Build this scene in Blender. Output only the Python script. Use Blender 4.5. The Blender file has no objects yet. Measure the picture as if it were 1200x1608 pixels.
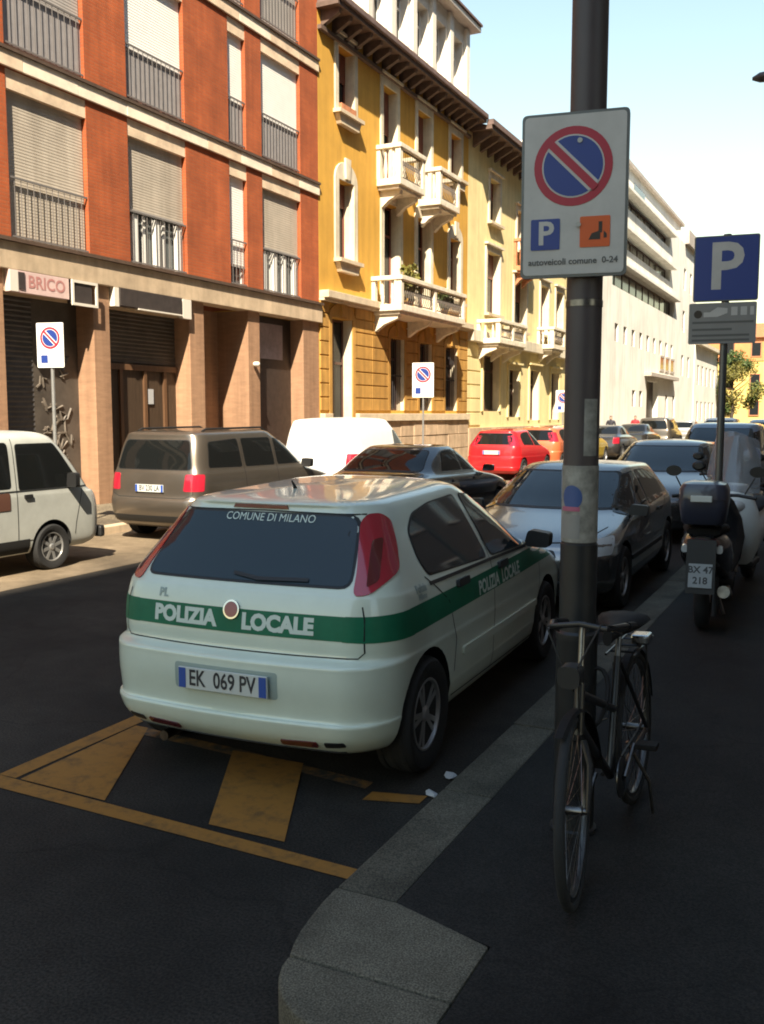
import bpy, bmesh, math, random
from mathutils import Vector, Matrix
from mathutils.bvhtree import BVHTree
random.seed(7)
R = math.radians
PI = math.pi
scene = bpy.context.scene
col = scene.collection

# ------------------------------------------------------------------ camera
CAM_H, YAW, PITCH = 1.89, 0.455, 0.1036
cam = bpy.data.cameras.new('camera')
cam.sensor_fit = 'VERTICAL'; cam.sensor_height = 24.0; cam.lens = 1482.0 / 1608.0 * 24.0
cam.clip_start = 0.05; cam.clip_end = 1500
camo = bpy.data.objects.new('camera', cam); col.objects.link(camo)
camo.location = (0, 0, CAM_H); camo.rotation_euler = (PI / 2 - PITCH, 0, YAW)
scene.camera = camo
# ------------------------------------------------------------------ sky and sun
SUN = Vector((1.0, -2.28, 2.65)).normalized()
w = bpy.data.worlds.new('World'); scene.world = w; w.use_nodes = True
nt = w.node_tree; nt.nodes.clear()
wo = nt.nodes.new('ShaderNodeOutputWorld'); bg = nt.nodes.new('ShaderNodeBackground'); sk = nt.nodes.new('ShaderNodeTexSky')
sk.sky_type = 'NISHITA'; sk.sun_disc = False
sk.sun_elevation = math.asin(SUN.z); sk.sun_rotation = math.atan2(SUN.x, SUN.y)
sk.air_density = 2.1; sk.dust_density = 0.3; sk.ozone_density = 1.0
bg.inputs['Strength'].default_value = 0.078
nt.links.new(sk.outputs[0], bg.inputs[0]); nt.links.new(bg.outputs[0], wo.inputs[0])
sl = bpy.data.lights.new('sun', 'SUN'); sl.energy = 5.0; sl.angle = R(0.53); sl.color = (1.0, 0.88, 0.70)
so = bpy.data.objects.new('sun', sl); col.objects.link(so)
so.rotation_euler = SUN.to_track_quat('Z', 'Y').to_euler(); so.location = (20, -45, 60)
vs = scene.view_settings
vs.view_transform = 'Standard'; vs.look = 'None'; vs.gamma = 1.0; vs.use_curve_mapping = False; vs.exposure = 1.5
scene.cycles.max_bounces = 6; scene.cycles.diffuse_bounces = 3; scene.cycles.glossy_bounces = 3
scene.cycles.use_denoising = True
scene.cycles.filter_width = 1.9

# ------------------------------------------------------------------ materials
M = {}
def add_streaks(n, l, vec, colour, amount):
    """vertical rain streaks and blotches multiplied into a colour"""
    for sc_, k in (((5.0, 5.0, .30), amount), ((.5, .5, .35), amount*.8)):
        mp = n.new('ShaderNodeMapping'); mp.inputs['Scale'].default_value = sc_; l.new(vec, mp.inputs[0])
        t = n.new('ShaderNodeTexNoise'); t.inputs['Scale'].default_value = 1.0; t.inputs['Detail'].default_value = 7; l.new(mp.outputs[0], t.inputs['Vector'])
        r = n.new('ShaderNodeValToRGB'); r.color_ramp.elements[0].position = .34; r.color_ramp.elements[1].position = .62
        r.color_ramp.elements[0].color = (1-k, 1-k*1.05, 1-k*1.1, 1); r.color_ramp.elements[1].color = (1.03, 1.03, 1.03, 1); l.new(t.outputs['Fac'], r.inputs[0])
        x = n.new('ShaderNodeMix'); x.data_type = 'RGBA'; x.blend_type = 'MULTIPLY'; x.inputs[0].default_value = 1
        l.new(colour, x.inputs[6]); l.new(r.outputs[0], x.inputs[7]); colour = x.outputs[2]
    return colour
def mat(name, c, rough=0.7, metal=0.0, var=0.0, scale=8.0, bump=0.0, bscale=60.0, coat=0.0, spec=0.5, stretch=None, c2=None, emit=0.0, detail=6.0, streak=0.0):
    """principled material; var = noise variation of value, c2 = second colour mixed in by a coarse noise"""
    if name in M: return M[name]
    m = bpy.data.materials.new(name); m.use_nodes = True
    n = m.node_tree.nodes; l = m.node_tree.links
    b = n['Principled BSDF']
    b.inputs['Base Color'].default_value = (c[0], c[1], c[2], 1)
    b.inputs['Roughness'].default_value = rough; b.inputs['Metallic'].default_value = metal
    b.inputs['Coat Weight'].default_value = coat; b.inputs['Coat Roughness'].default_value = 0.04
    b.inputs['Specular IOR Level'].default_value = spec
    tc = n.new('ShaderNodeTexCoord'); vec = tc.outputs['Object']
    if stretch:
        mp = n.new('ShaderNodeMapping'); mp.inputs['Scale'].default_value = stretch
        l.new(vec, mp.inputs[0]); vec = mp.outputs[0]
    if var or c2:
        t = n.new('ShaderNodeTexNoise'); t.inputs['Scale'].default_value = scale; t.inputs['Detail'].default_value = detail
        t.inputs['Roughness'].default_value = 0.65
        l.new(vec, t.inputs['Vector'])
        r = n.new('ShaderNodeValToRGB'); l.new(t.outputs['Fac'], r.inputs[0])
        d = c2 if c2 else [x * (1 - var) for x in c]
        e = c if c2 else [min(1, x * (1 + var)) for x in c]
        r.color_ramp.elements[0].position = 0.32; r.color_ramp.elements[0].color = (*d, 1)
        r.color_ramp.elements[1].position = 0.68; r.color_ramp.elements[1].color = (*e, 1)
        out = r.outputs[0]
        if streak:
            out = add_streaks(n, l, tc.outputs['Object'], out, streak)
        l.new(out, b.inputs['Base Color'])
    if bump:
        t2 = n.new('ShaderNodeTexNoise'); t2.inputs['Scale'].default_value = bscale; t2.inputs['Detail'].default_value = 4
        l.new(vec, t2.inputs['Vector'])
        bp = n.new('ShaderNodeBump'); bp.inputs['Strength'].default_value = bump; bp.inputs['Distance'].default_value = 0.01
        l.new(t2.outputs['Fac'], bp.inputs['Height']); l.new(bp.outputs[0], b.inputs['Normal'])
    if emit:
        b.inputs['Emission Color'].default_value = (*c, 1); b.inputs['Emission Strength'].default_value = emit
    M[name] = m
    return m

def brick_mat(name, c1, c2, mortar, bw=0.25, bh=0.065, mort=0.008):
    m = bpy.data.materials.new(name); m.use_nodes = True
    n = m.node_tree.nodes; l = m.node_tree.links; b = n['Principled BSDF']; b.inputs['Roughness'].default_value = 0.85
    tc = n.new('ShaderNodeTexCoord'); sp = n.new('ShaderNodeSeparateXYZ'); l.new(tc.outputs['Object'], sp.inputs[0])
    ad = n.new('ShaderNodeMath'); l.new(sp.outputs[0], ad.inputs[0]); l.new(sp.outputs[1], ad.inputs[1])
    cb = n.new('ShaderNodeCombineXYZ'); l.new(ad.outputs[0], cb.inputs[0]); l.new(sp.outputs[2], cb.inputs[1])
    bt = n.new('ShaderNodeTexBrick'); l.new(cb.outputs[0], bt.inputs['Vector'])
    bt.inputs['Color1'].default_value = (*c1, 1); bt.inputs['Color2'].default_value = (*c2, 1); bt.inputs['Mortar'].default_value = (*mortar, 1)
    bt.inputs['Scale'].default_value = 1.0; bt.inputs['Mortar Size'].default_value = mort
    bt.inputs['Brick Width'].default_value = bw; bt.inputs['Row Height'].default_value = bh
    t = n.new('ShaderNodeTexNoise'); t.inputs['Scale'].default_value = 1.3; t.inputs['Detail'].default_value = 8; l.new(tc.outputs['Object'], t.inputs['Vector'])
    r = n.new('ShaderNodeValToRGB'); r.color_ramp.elements[0].position = .3; r.color_ramp.elements[0].color = (.72, .72, .72, 1)
    r.color_ramp.elements[1].position = .7; r.color_ramp.elements[1].color = (1.1, 1.1, 1.1, 1); l.new(t.outputs['Fac'], r.inputs[0])
    mx = n.new('ShaderNodeMix'); mx.data_type = 'RGBA'; mx.blend_type = 'MULTIPLY'; mx.inputs[0].default_value = 1
    l.new(bt.outputs['Color'], mx.inputs[6]); l.new(r.outputs[0], mx.inputs[7])
    l.new(add_streaks(n, l, tc.outputs['Object'], mx.outputs[2], .15), b.inputs['Base Color'])
    bp = n.new('ShaderNodeBump'); bp.inputs['Strength'].default_value = .4; bp.inputs['Distance'].default_value = .006
    bp.invert = True; l.new(bt.outputs['Fac'], bp.inputs['Height']); l.new(bp.outputs[0], b.inputs['Normal'])
    M[name] = m
    return m

def asphalt_mat(name, base, patch, fine=90.0, cracks=False):
    m = bpy.data.materials.new(name); m.use_nodes = True
    n = m.node_tree.nodes; l = m.node_tree.links; b = n['Principled BSDF']; b.inputs['Roughness'].default_value = 0.88; b.inputs['Specular IOR Level'].default_value = 0.25
    tc = n.new('ShaderNodeTexCoord')
    def noise(s, d=6):
        t = n.new('ShaderNodeTexNoise'); t.inputs['Scale'].default_value = s; t.inputs['Detail'].default_value = d
        l.new(tc.outputs['Object'], t.inputs['Vector']); return t.outputs['Fac']
    def ramp(f, a, bb, p0, p1):
        r = n.new('ShaderNodeValToRGB'); r.color_ramp.elements[0].position = p0; r.color_ramp.elements[1].position = p1
        r.color_ramp.elements[0].color = (*a, 1); r.color_ramp.elements[1].color = (*bb, 1); l.new(f, r.inputs[0]); return r.outputs[0]
    def mix(a, bb, mode='MULTIPLY'):
        x = n.new('ShaderNodeMix'); x.data_type = 'RGBA'; x.blend_type = mode; x.inputs[0].default_value = 1
        l.new(a, x.inputs[6]); l.new(bb, x.inputs[7]); return x.outputs[2]
    c0 = ramp(noise(.9, 8), base, patch, .35, .65)
    c1 = ramp(noise(fine, 3), (.48, .48, .48), (1.55, 1.54, 1.5), .36, .68)
    c2 = ramp(noise(6, 6), (.8, .8, .8), (1.15, 1.15, 1.15), .3, .7)
    c3 = ramp(noise(.45, 5), (.58, .58, .59), (1.35, 1.33, 1.29), .34, .64)
    nz = n.new('ShaderNodeTexNoise'); nz.inputs['Scale'].default_value = 2.5; nz.inputs['Detail'].default_value = 6; l.new(tc.outputs['Object'], nz.inputs['Vector'])
    va = n.new('ShaderNodeVectorMath'); va.operation = 'MULTIPLY_ADD'; va.inputs[1].default_value = (.5, .5, .5); l.new(nz.outputs['Color'], va.inputs[0]); l.new(tc.outputs['Object'], va.inputs[2])
    vo = n.new('ShaderNodeTexVoronoi'); vo.feature = 'DISTANCE_TO_EDGE'; vo.inputs['Scale'].default_value = .55; l.new(va.outputs[0], vo.inputs['Vector'])
    ck = ramp(vo.outputs['Distance'], (.66, .66, .66), (1, 1, 1), .0, .010)
    full = mix(mix(mix(mix(c0, c1), c2), c3), ck) if cracks else mix(mix(mix(c0, c1), c2), c3)
    l.new(full, b.inputs['Base Color'])
    bp = n.new('ShaderNodeBump'); bp.inputs['Strength'].default_value = .55; bp.inputs['Distance'].default_value = .006
    l.new(noise(fine * 1.6, 3), bp.inputs['Height']); l.new(bp.outputs[0], b.inputs['Normal'])
    M[name] = m
    return m

def worn_paint(name, c, under, thr=.5):
    """road paint worn through to the asphalt by its own noise"""
    m = bpy.data.materials.new(name); m.use_nodes = True
    n = m.node_tree.nodes; l = m.node_tree.links; b = n['Principled BSDF']; b.inputs['Roughness'].default_value = 0.8
    tc = n.new('ShaderNodeTexCoord')
    t = n.new('ShaderNodeTexNoise'); t.inputs['Scale'].default_value = 9; t.inputs['Detail'].default_value = 10; t.inputs['Roughness'].default_value = .75
    l.new(tc.outputs['Object'], t.inputs['Vector'])
    r = n.new('ShaderNodeValToRGB'); r.color_ramp.elements[0].position = thr - .14; r.color_ramp.elements[1].position = thr + .10
    r.color_ramp.elements[0].color = (*under, 1); r.color_ramp.elements[1].color = (*c, 1)
    l.new(t.outputs['Fac'], r.inputs[0]); l.new(r.outputs[0], b.inputs['Base Color'])
    M[name] = m
    return m

asphalt_mat('asphalt', (.0205, .0178, .0150), (.0295, .0258, .0218), cracks=True)
asphalt_mat('pavement_asphalt', (.0130, .0114, .0102), (.0180, .0160, .0142), 120, cracks=True)
asphalt_mat('far_ground', (.12, .11, .10), (.16, .15, .13), 20)
asphalt_mat('granite', (.086, .076, .056), (.118, .104, .079), 160)
asphalt_mat('road_sunlit', (.155, .12, .08), (.185, .145, .10), 220)  # warm pale tone standing in for sun on the road
asphalt_mat('left_pavement', (.11, .09, .065), (.14, .115, .08), 40)
worn_paint('yellow_paint', (.27, .115, .013), (.085, .045, .012), .42)
worn_paint('yellow_worn', (.26, .11, .014), (.030, .025, .018), .56)
brick_mat('brick', (.47, .108, .028), (.41, .090, .024), (.37, .115, .045))
mat('travertine', (.37, .215, .125), .8, streak=.2, var=.14, scale=3, stretch=(1, 1, 5))
mat('beige_stone', (.56, .43, .29), .8, streak=.15, var=.16, scale=2.5, bump=.2)
mat('band_pale', (.86, .74, .58), .75, var=.12, scale=3)
mat('band_stone', (.70, .54, .38), .75, var=.22, scale=2.2)
mat('flashing', (.10, .065, .045), .5, var=.2)
mat('shutter_beige', (.47, .41, .33), .6, streak=.14, var=.08, scale=3)
mat('shutter_grey', (.36, .33, .30), .6, var=.08, scale=3)
mat('shutter_white', (.86, .83, .77), .5, var=.04, scale=3)
mat('railing_metal', (.045, .04, .042), .5)
mat('railing_grey', (.17, .155, .145), .5)
mat('net_grey', (.30, .28, .275), .7, var=.12, scale=6)
mat('white_frame', (.78, .77, .72), .45)
mat('glass_dark', (.016, .018, .020), .12, spec=.25)
mat('glass_grey', (.10, .11, .11), .06, spec=.6)
mat('curtain', (.42, .42, .38), .8, var=.12, scale=5, stretch=(1, 7, .4))
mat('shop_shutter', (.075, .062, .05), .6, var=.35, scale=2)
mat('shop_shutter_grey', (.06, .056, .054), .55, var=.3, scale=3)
mat('graffiti', (.15, .125, .10), .6, var=.3, scale=6)
mat('dark_wood', (.055, .035, .021), .55, var=.3, scale=4, stretch=(6, 6, .6))
mat('brown_wood', (.12, .062, .03), .55, var=.25, scale=4, stretch=(6, 6, .6))
mat('door_dark', (.035, .024, .019), .5, var=.3)
mat('poster_lilac', (.30, .25, .26), .6, var=.22, scale=4)
mat('sign_pink', (.66, .48, .44), .5, var=.08, scale=4)
mat('sign_red_text', (.48, .22, .20), .5)
mat('sign_white_box', (.74, .68, .58), .5)
mat('dark_box', (.05, .04, .036), .5, var=.2)
mat('ochre', (.62, .34, .052), .85, streak=.11, var=.10, scale=1.1, bump=.15, detail=9)
mat('ochre_course', (.50, .27, .06), .85, streak=.25, var=.14, scale=2.5, bump=.2)
mat('stucco_white', (.74, .66, .50), .8, streak=.2, var=.12, scale=3)
mat('plinth_stone', (.55, .40, .26), .85, streak=.25, var=.2, scale=3, bump=.3)
mat('ledge_stone', (.60, .49, .34), .8, var=.18, scale=3)
mat('eave_wood', (.13, .085, .065), .7, var=.25, scale=5)
mat('roof_tile', (.15, .10, .085), .8, var=.25, scale=4)
mat('balcony_iron', (.10, .08, .065), .6)
mat('balcony_stone', (.72, .64, .50), .8, var=.2, scale=5)
mat('attic_white', (.74, .68, .58), .8, var=.08, scale=3)
mat('pale_yellow', (.80, .66, .33), .85, streak=.10, var=.09, scale=1.2, bump=.15)
mat('terracotta', (.46, .19, .09), .8, var=.2)
mat('window_brown', (.10, .045, .03), .5)
mat('window_red', (.20, .07, .045), .5)
mat('cream_white', (.86, .84, .76), .85, streak=.16, var=.05, scale=1)
mat('grey_concrete', (.42, .37, .32), .85, var=.12, scale=2)
mat('far_orange', (.62, .24, .09), .85, var=.12, scale=.7)
mat('far_yellow', (.70, .50, .15), .85, var=.12, scale=.7)
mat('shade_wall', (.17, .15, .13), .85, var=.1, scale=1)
mat('leaf', (.055, .085, .018), .6, var=.4, scale=3)
mat('leaf_yellow', (.12, .11, .018), .6, var=.4, scale=3)
mat('bark', (.06, .045, .03), .9, var=.3, bump=.5)
mat('pot', (.28, .12, .07), .8)
# vehicles
mat('paint_white', (.615, .675, .57), .30, coat=.8, var=.05, scale=3, detail=10)
mat('paint_silver', (.42, .43, .42), .35, metal=.55, coat=.8)
mat('paint_mpv', (.165, .142, .115), .32, metal=.75, coat=.7)
mat('paint_black', (.022, .020, .018), .25, coat=1)
mat('paint_dark', (.030, .028, .027), .25, coat=1)
mat('paint_gun', (.26, .26, .255), .24, metal=.9, coat=.6)
mat('paint_red', (.62, .015, .02), .3, coat=.9)
mat('paint_orange', (.50, .13, .05), .3, coat=.9)
mat('paint_blue', (.10, .15, .22), .3, coat=.9)
mat('paint_yellow', (.60, .42, .06), .3, coat=.9)
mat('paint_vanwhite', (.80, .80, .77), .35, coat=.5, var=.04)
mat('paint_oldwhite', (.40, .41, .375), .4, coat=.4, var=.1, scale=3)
mat('green_band', (.010, .135, .070), .5, spec=.25, var=.12, scale=6)
mat('letter_white', (.56, .64, .58), .5)
mat('letter_grey', (.30, .37, .345), .4)
mat('car_glass', (.008, .009, .009), .04, spec=.35)
mat('screen_glass', (.016, .026, .032), .05, spec=.45)
mat('lens_red', (.36, .014, .030), .15, coat=1)
mat('lens_red_dark', (.10, .008, .010), .15, coat=1)
mat('lens_clear', (.45, .45, .43), .1, coat=1)
mat('lens_orange', (.5, .16, .02), .15, coat=1)
mat('black_plastic', (.012, .012, .012), .55)
mat('gap', (.012, .013, .013), .9)
mat('tyre', (.014, .014, .014), .85, bump=.3, bscale=40)
mat('rim', (.40, .40, .40), .38, metal=.6)
mat('brake_dark', (.018, .017, .016), .6)
mat('rim_light', (.34, .34, .33), .4, metal=.6)
mat('plate_dull', (.30, .32, .32), .5, var=.1)
mat('plate_white', (.55, .57, .54), .4)
mat('plate_blue', (.03, .08, .33), .4)
mat('plate_text', (.03, .03, .035), .5)
mat('badge_red', (.25, .03, .05), .3, coat=.5)
mat('chrome', (.55, .55, .55), .15, metal=1)
mat('underbody', (.008, .008, .008), .9)
# street furniture
mat('pole_paint', (.054, .042, .042), .5, var=.22, scale=5, stretch=(1, 1, .3))
mat('pole_black', (.014, .015, .016), .45, var=.3, scale=6)
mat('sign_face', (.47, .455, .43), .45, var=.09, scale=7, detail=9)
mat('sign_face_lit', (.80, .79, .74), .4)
mat('sign_red', (.36, .012, .035), .4)
mat('sign_blue', (.014, .040, .22), .4)
mat('sign_orange', (.60, .095, .012), .4)
mat('sign_black', (.03, .02, .012), .5)
mat('sign_text', (.10, .10, .095), .5)
mat('sign_grey', (.22, .215, .205), .45, var=.05)
mat('sign_rim', (.12, .125, .125), .4, metal=.6)
mat('galvanised', (.32, .32, .31), .4, metal=.5, var=.1)
mat('poster_grey', (.24, .23, .20), .7, var=.35, scale=18, detail=3)
mat('poster_blue', (.035, .075, .22), .5)
mat('poster_pink', (.38, .10, .17), .5)
mat('paper_white', (.42, .43, .44), .7)
mat('bike_black', (.010, .010, .011), .45, coat=.2)
mat('saddle', (.009, .008, .008), .75, spec=.25)
mat('steel', (.17, .165, .16), .32, metal=1, var=.3, scale=20)
mat('bike_rim', (.085, .085, .082), .4, metal=.9, var=.3, scale=20)
mat('topbox_dark', (.03, .032, .05), .3, coat=.4)
mat('scooter_black', (.014, .014, .016), .25, coat=.8)
mat('scooter_white', (.62, .65, .62), .3, coat=.6)
mat('windscreen_plastic', (.55, .58, .62), .08, spec=.4)
M['windscreen_plastic'].node_tree.nodes['Principled BSDF'].inputs['Transmission Weight'].default_value = .75
mat('lamp_metal', (.06, .06, .065), .4)

# ------------------------------------------------------------------ mesh helpers
class MB:
    def __init__(s): s.v = []; s.f = []
    def add(s, vs, fs):
        k = len(s.v); s.v += [tuple(v) for v in vs]; s.f += [tuple(i + k for i in f) for f in fs]; return s
    def box(s, x0, x1, y0, y1, z0, z1):
        if x0 > x1: x0, x1 = x1, x0
        if y0 > y1: y0, y1 = y1, y0
        if z0 > z1: z0, z1 = z1, z0
        return s.add([(x0,y0,z0),(x1,y0,z0),(x1,y1,z0),(x0,y1,z0),(x0,y0,z1),(x1,y0,z1),(x1,y1,z1),(x0,y1,z1)],
                     [(0,3,2,1),(4,5,6,7),(0,1,5,4),(1,2,6,5),(2,3,7,6),(3,0,4,7)])
    def cbox(s, c, d):
        return s.box(c[0]-d[0]/2, c[0]+d[0]/2, c[1]-d[1]/2, c[1]+d[1]/2, c[2]-d[2]/2, c[2]+d[2]/2)
    def quad(s, a, b, c, d): return s.add([a, b, c, d], [(0,1,2,3)])
    def tube(s, pts, r, n=8, cap=True, closed=False):
        pts = [Vector(p) for p in pts]; N = len(pts)
        rs = r if isinstance(r, (list, tuple)) else [r] * N
        vs, fs = [], []
        up = None
        for i, p in enumerate(pts):
            if closed: t = pts[(i+1) % N] - pts[i-1]
            else: t = pts[min(i+1, N-1)] - pts[max(i-1, 0)]
            t.normalize()
            if up is None:
                up = t.orthogonal().normalized()
            else:
                up = (up - t * up.dot(t))
                up = up.normalized() if up.length > 1e-6 else t.orthogonal().normalized()
            bn = t.cross(up)
            for k in range(n):
                a = 2 * PI * k / n
                vs.append(p + (up * math.cos(a) + bn * math.sin(a)) * rs[i])
        for i in range(N if closed else N - 1):
            j = (i + 1) % N
            for k in range(n):
                fs.append((i*n+k, i*n+(k+1) % n, j*n+(k+1) % n, j*n+k))
        if cap and not closed:
            fs.append(tuple(range(n))[::-1]); fs.append(tuple((N-1)*n + k for k in range(n)))
        return s.add(vs, fs)
    def lathe(s, prof, n=24, axis='z', c=(0,0,0), closed=False, cap=True):
        """prof: (radius, height) pairs"""
        vs, fs = [], []
        for r, h in prof:
            for k in range(n):
                a = 2*PI*k/n; p = (r*math.cos(a), r*math.sin(a), h)
                if axis == 'x': p = (p[2], p[0], p[1])
                elif axis == 'y': p = (p[1], p[2], p[0])
                vs.append((p[0]+c[0], p[1]+c[1], p[2]+c[2]))
        P = len(prof)
        for i in range(P if closed else P-1):
            j = (i+1) % P
            for k in range(n): fs.append((i*n+k, i*n+(k+1) % n, j*n+(k+1) % n, j*n+k))
        if not closed and cap:
            if prof[0][0] > 1e-5: fs.append(tuple(range(n))[::-1])
            if prof[-1][0] > 1e-5: fs.append(tuple((P-1)*n+k for k in range(n)))
        return s.add(vs, fs)
    def prism(s, poly, axis, a0, a1):
        """poly 2-D outline extruded along axis; axis x: (y,z); y: (x,z); z: (x,y)"""
        n = len(poly)
        def P(p, a):
            return (a, p[0], p[1]) if axis == 'x' else (p[0], a, p[1]) if axis == 'y' else (p[0], p[1], a)
        vs = [P(p, a0) for p in poly] + [P(p, a1) for p in poly]
        fs = [tuple(range(n)), tuple(range(n, 2*n))[::-1]] + [(i, i+n, (i+1) % n + n, (i+1) % n) for i in range(n)]
        return s.add(vs, fs)
    def loft(s, rings, cap=True):
        n = len(rings[0]); vs = [p for r in rings for p in r]; fs = []
        for i in range(len(rings)-1):
            for k in range(n): fs.append((i*n+k, i*n+(k+1) % n, (i+1)*n+(k+1) % n, (i+1)*n+k))
        if cap: fs += [tuple(range(n))[::-1], tuple((len(rings)-1)*n+k for k in range(n))]
        return s.add(vs, fs)
    def xf(s, mtx):
        s.v = [tuple(mtx @ Vector(v)) for v in s.v]; return s
    def mesh(s, name, m, smooth=False, bevel=0.0, angle=40):
        me = bpy.data.meshes.new(name); me.from_pydata(s.v, [], s.f)
        if m is not None: me.materials.append(M[m] if isinstance(m, str) else m)
        bm = bmesh.new(); bm.from_mesh(me)
        if bevel:
            es = [e for e in bm.edges if len(e.link_faces) == 2 and e.calc_face_angle(0) > R(40)]
            bmesh.ops.bevel(bm, geom=es, offset=bevel, segments=2, affect='EDGES', profile=.6)
        bmesh.ops.recalc_face_normals(bm, faces=bm.faces)
        bm.to_mesh(me); bm.free()
        if smooth:
            for p in me.polygons: p.use_smooth = True
            me.set_sharp_from_angle(angle=R(angle))
        return me
    def build(s, name, m, parent=None, smooth=False, bevel=0.0, world=True, angle=40):
        """vertices in world space when world, else in the parent's own space"""
        if parent is not None and world:
            q = parent
            off = Vector((0,0,0))
            while q is not None: off += q.location; q = q.parent
            s.v = [(v[0]-off.x, v[1]-off.y, v[2]-off.z) for v in s.v]
        return link(name, s.mesh(name, m, smooth, bevel, angle), parent)
def link(name, me, parent=None, loc=(0,0,0), rot=(0,0,0)):
    o = bpy.data.objects.new(name, me); col.objects.link(o); o.location = loc; o.rotation_euler = rot
    if parent is not None: o.parent = parent
    return o
def thing(name, label, cat, loc=(0,0,0), rz=0.0, group=None):
    o = bpy.data.objects.new(name, None); col.objects.link(o); o.location = loc; o.rotation_euler = (0,0,rz)
    o.empty_display_size = .2
    o['label'] = label; o['category'] = cat
    if group: o['group'] = group
    return o
def structure(o): o['kind'] = 'structure'; return o
def circle(r, n=32, cx=0, cy=0, a0=0, a1=2*PI, close=False):
    return [(cx + r*math.cos(a0+(a1-a0)*i/(n-(0 if a1-a0 > 6.2 else 1))), cy + r*math.sin(a0+(a1-a0)*i/(n-(0 if a1-a0 > 6.2 else 1)))) for i in range(n)]
_txt = {}
def text2d(t, size, align='CENTER', bold=0.0):
    """flat glyph faces of a line of text: verts (x,y), faces"""
    key = (t, size, align, bold)
    if key in _txt: return _txt[key]
    cu = bpy.data.curves.new('lettering', 'FONT'); cu.body = t; cu.size = size; cu.align_x = align; cu.align_y = 'CENTER'
    cu.offset = bold; cu.resolution_u = 3; cu.fill_mode = 'FRONT'
    o = bpy.data.objects.new('lettering', cu); col.objects.link(o)
    bpy.context.view_layer.update()
    dg = bpy.context.evaluated_depsgraph_get(); ev = o.evaluated_get(dg); me = ev.to_mesh()
    vs = [(v.co.x, v.co.y) for v in me.vertices]; fs = [tuple(p.vertices) for p in me.polygons]
    ev.to_mesh_clear(); bpy.data.objects.remove(o); bpy.data.curves.remove(cu)
    _txt[key] = (vs, fs)
    return vs, fs

# ------------------------------------------------------------------ the setting: ground, road, kerbs
XF = -13.1            # facade line across the street
KX = -1.64            # outer edge of the near kerb
LK = -10.35           # left kerb
structure(MB().box(-260, 200, -140, 420, -1.0, -0.012).build('ground', 'far_ground'))
rd = MB()
rd.quad((LK, -60, 0), (KX+.05, -60, 0), (KX+.05, 190, 0), (LK, 190, 0))
structure(rd.build('road', 'asphalt'))
structure(MB().quad((LK, -60, .004), (-8.02, -60, .004), (-8.02, 190, .004), (LK, 190, .004)).build('sunlit_strip', 'road_sunlit'))  # paler road colour painted in for the sunlit side, edge on the shade line
rp = MB()
rp.add([(KX+.05, -60, 0), (2.4, -60, 0), (2.4, 2.7, 0), (KX+.05, 2.7, 0)], [(0,1,2,3)])
structure(rp.build('side_street', 'asphalt'))
# near pavement with rounded corner
pv = MB()
inner = [(-1.39, 190), (2.4, 190), (2.4, 2.21), (-0.985, 2.21), (-0.985, 2.84), (-1.39, 2.95)]
pv.prism(inner, 'z', -.05, .12)
structure(pv.build('pavement', 'pavement_asphalt'))
kerb = structure(MB().box(KX+.012, -1.40, 2.99, 190, -.05, .10).build('kerb', 'granite'))
y = 2.965
ks = None
def kstone(L):
    return MB().box(0, .247, 0.004, L-.004, -.05, .122)
km = kstone(1.05).mesh('kerb_stone', 'granite', bevel=.012)
i = 0
while y < 60:
    o = link('kerb_stone', km, kerb, (KX, y, random.uniform(-.004, .003))); y += 1.05
# corner slab of wide granite pieces, rounded towards the side street
def arc(cx, cy, r, a0, a1, n=8): return [(cx + r*math.cos(R(a0+(a1-a0)*i/n)), cy + r*math.sin(R(a0+(a1-a0)*i/n))) for i in range(n+1)]
sl1 = [(-0.99, 2.50), (-0.99, 2.835), (-1.385, 2.96), (KX, 2.96), (KX+.006, 2.84), (KX+.018, 2.74), (KX+.034, 2.64), (KX+.055, 2.56), (KX+.075, 2.505)]
sl2 = [(-0.99, 2.495), (KX+.078, 2.495)] + arc(-1.24, 2.54, .33, 198, 268, 8) + [(-0.99, 2.215)]
for p in (sl1, sl2):
    o = MB().prism(p, 'z', -.05, .124).build('corner_slab', 'granite', kerb, bevel=.012)
k2 = MB().box(-0.985, 2.4, 1.98, 2.208, -.05, .115)
structure(k2.build('side_kerb', 'granite'))
# left pavement
structure(MB().box(XF-.5, LK-.2, -60, 190, -.05, .12).build('left_pavement', 'left_pavement'))
lk = structure(MB().box(LK-.2, LK-.01, -60, 190, -.05, .115).build('left_kerb', 'beige_stone'))
km2 = MB().box(-.205, 0, .004, 1.196, -.05, .126).mesh('left_kerb_stone', 'beige_stone', bevel=.012)
y = 4
while y < 40: link('left_kerb_stone', km2, lk, (LK, y, 0)); y += 1.2
# yellow bay markings
def ground_poly(name, pts, m, z=.004):
    return structure(MB().add([(p[0], p[1], z) for p in pts], [tuple(range(len(pts)))]).build(name, m))
ground_poly('bay_marking', [(-3.92, 3.42), (-3.90, 3.30), (-1.66, 3.235), (-1.66, 3.325)], 'yellow_paint')
ground_poly('bay_marking', [(-3.92, 3.424), (-3.80, 3.424), (-3.86, 9.6), (-3.98, 9.6)], 'yellow_paint')
ground_poly('bay_marking', [(-3.765, 3.424), (-3.18, 3.405), (-3.70, 4.35), (-3.795, 4.35)], 'yellow_paint', .005)
ground_poly('bay_marking', [(-2.56, 3.41), (-2.15, 3.41), (-2.56, 4.26), (-3.02, 4.26)], 'yellow_paint', .005)
ground_poly('bay_marking', [(-3.79, 4.352), (-3.79, 4.25), (-3.03, 4.20), (-2.10, 4.10), (-2.10, 4.19), (-3.0, 4.29)], 'yellow_worn', .0045)
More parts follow.
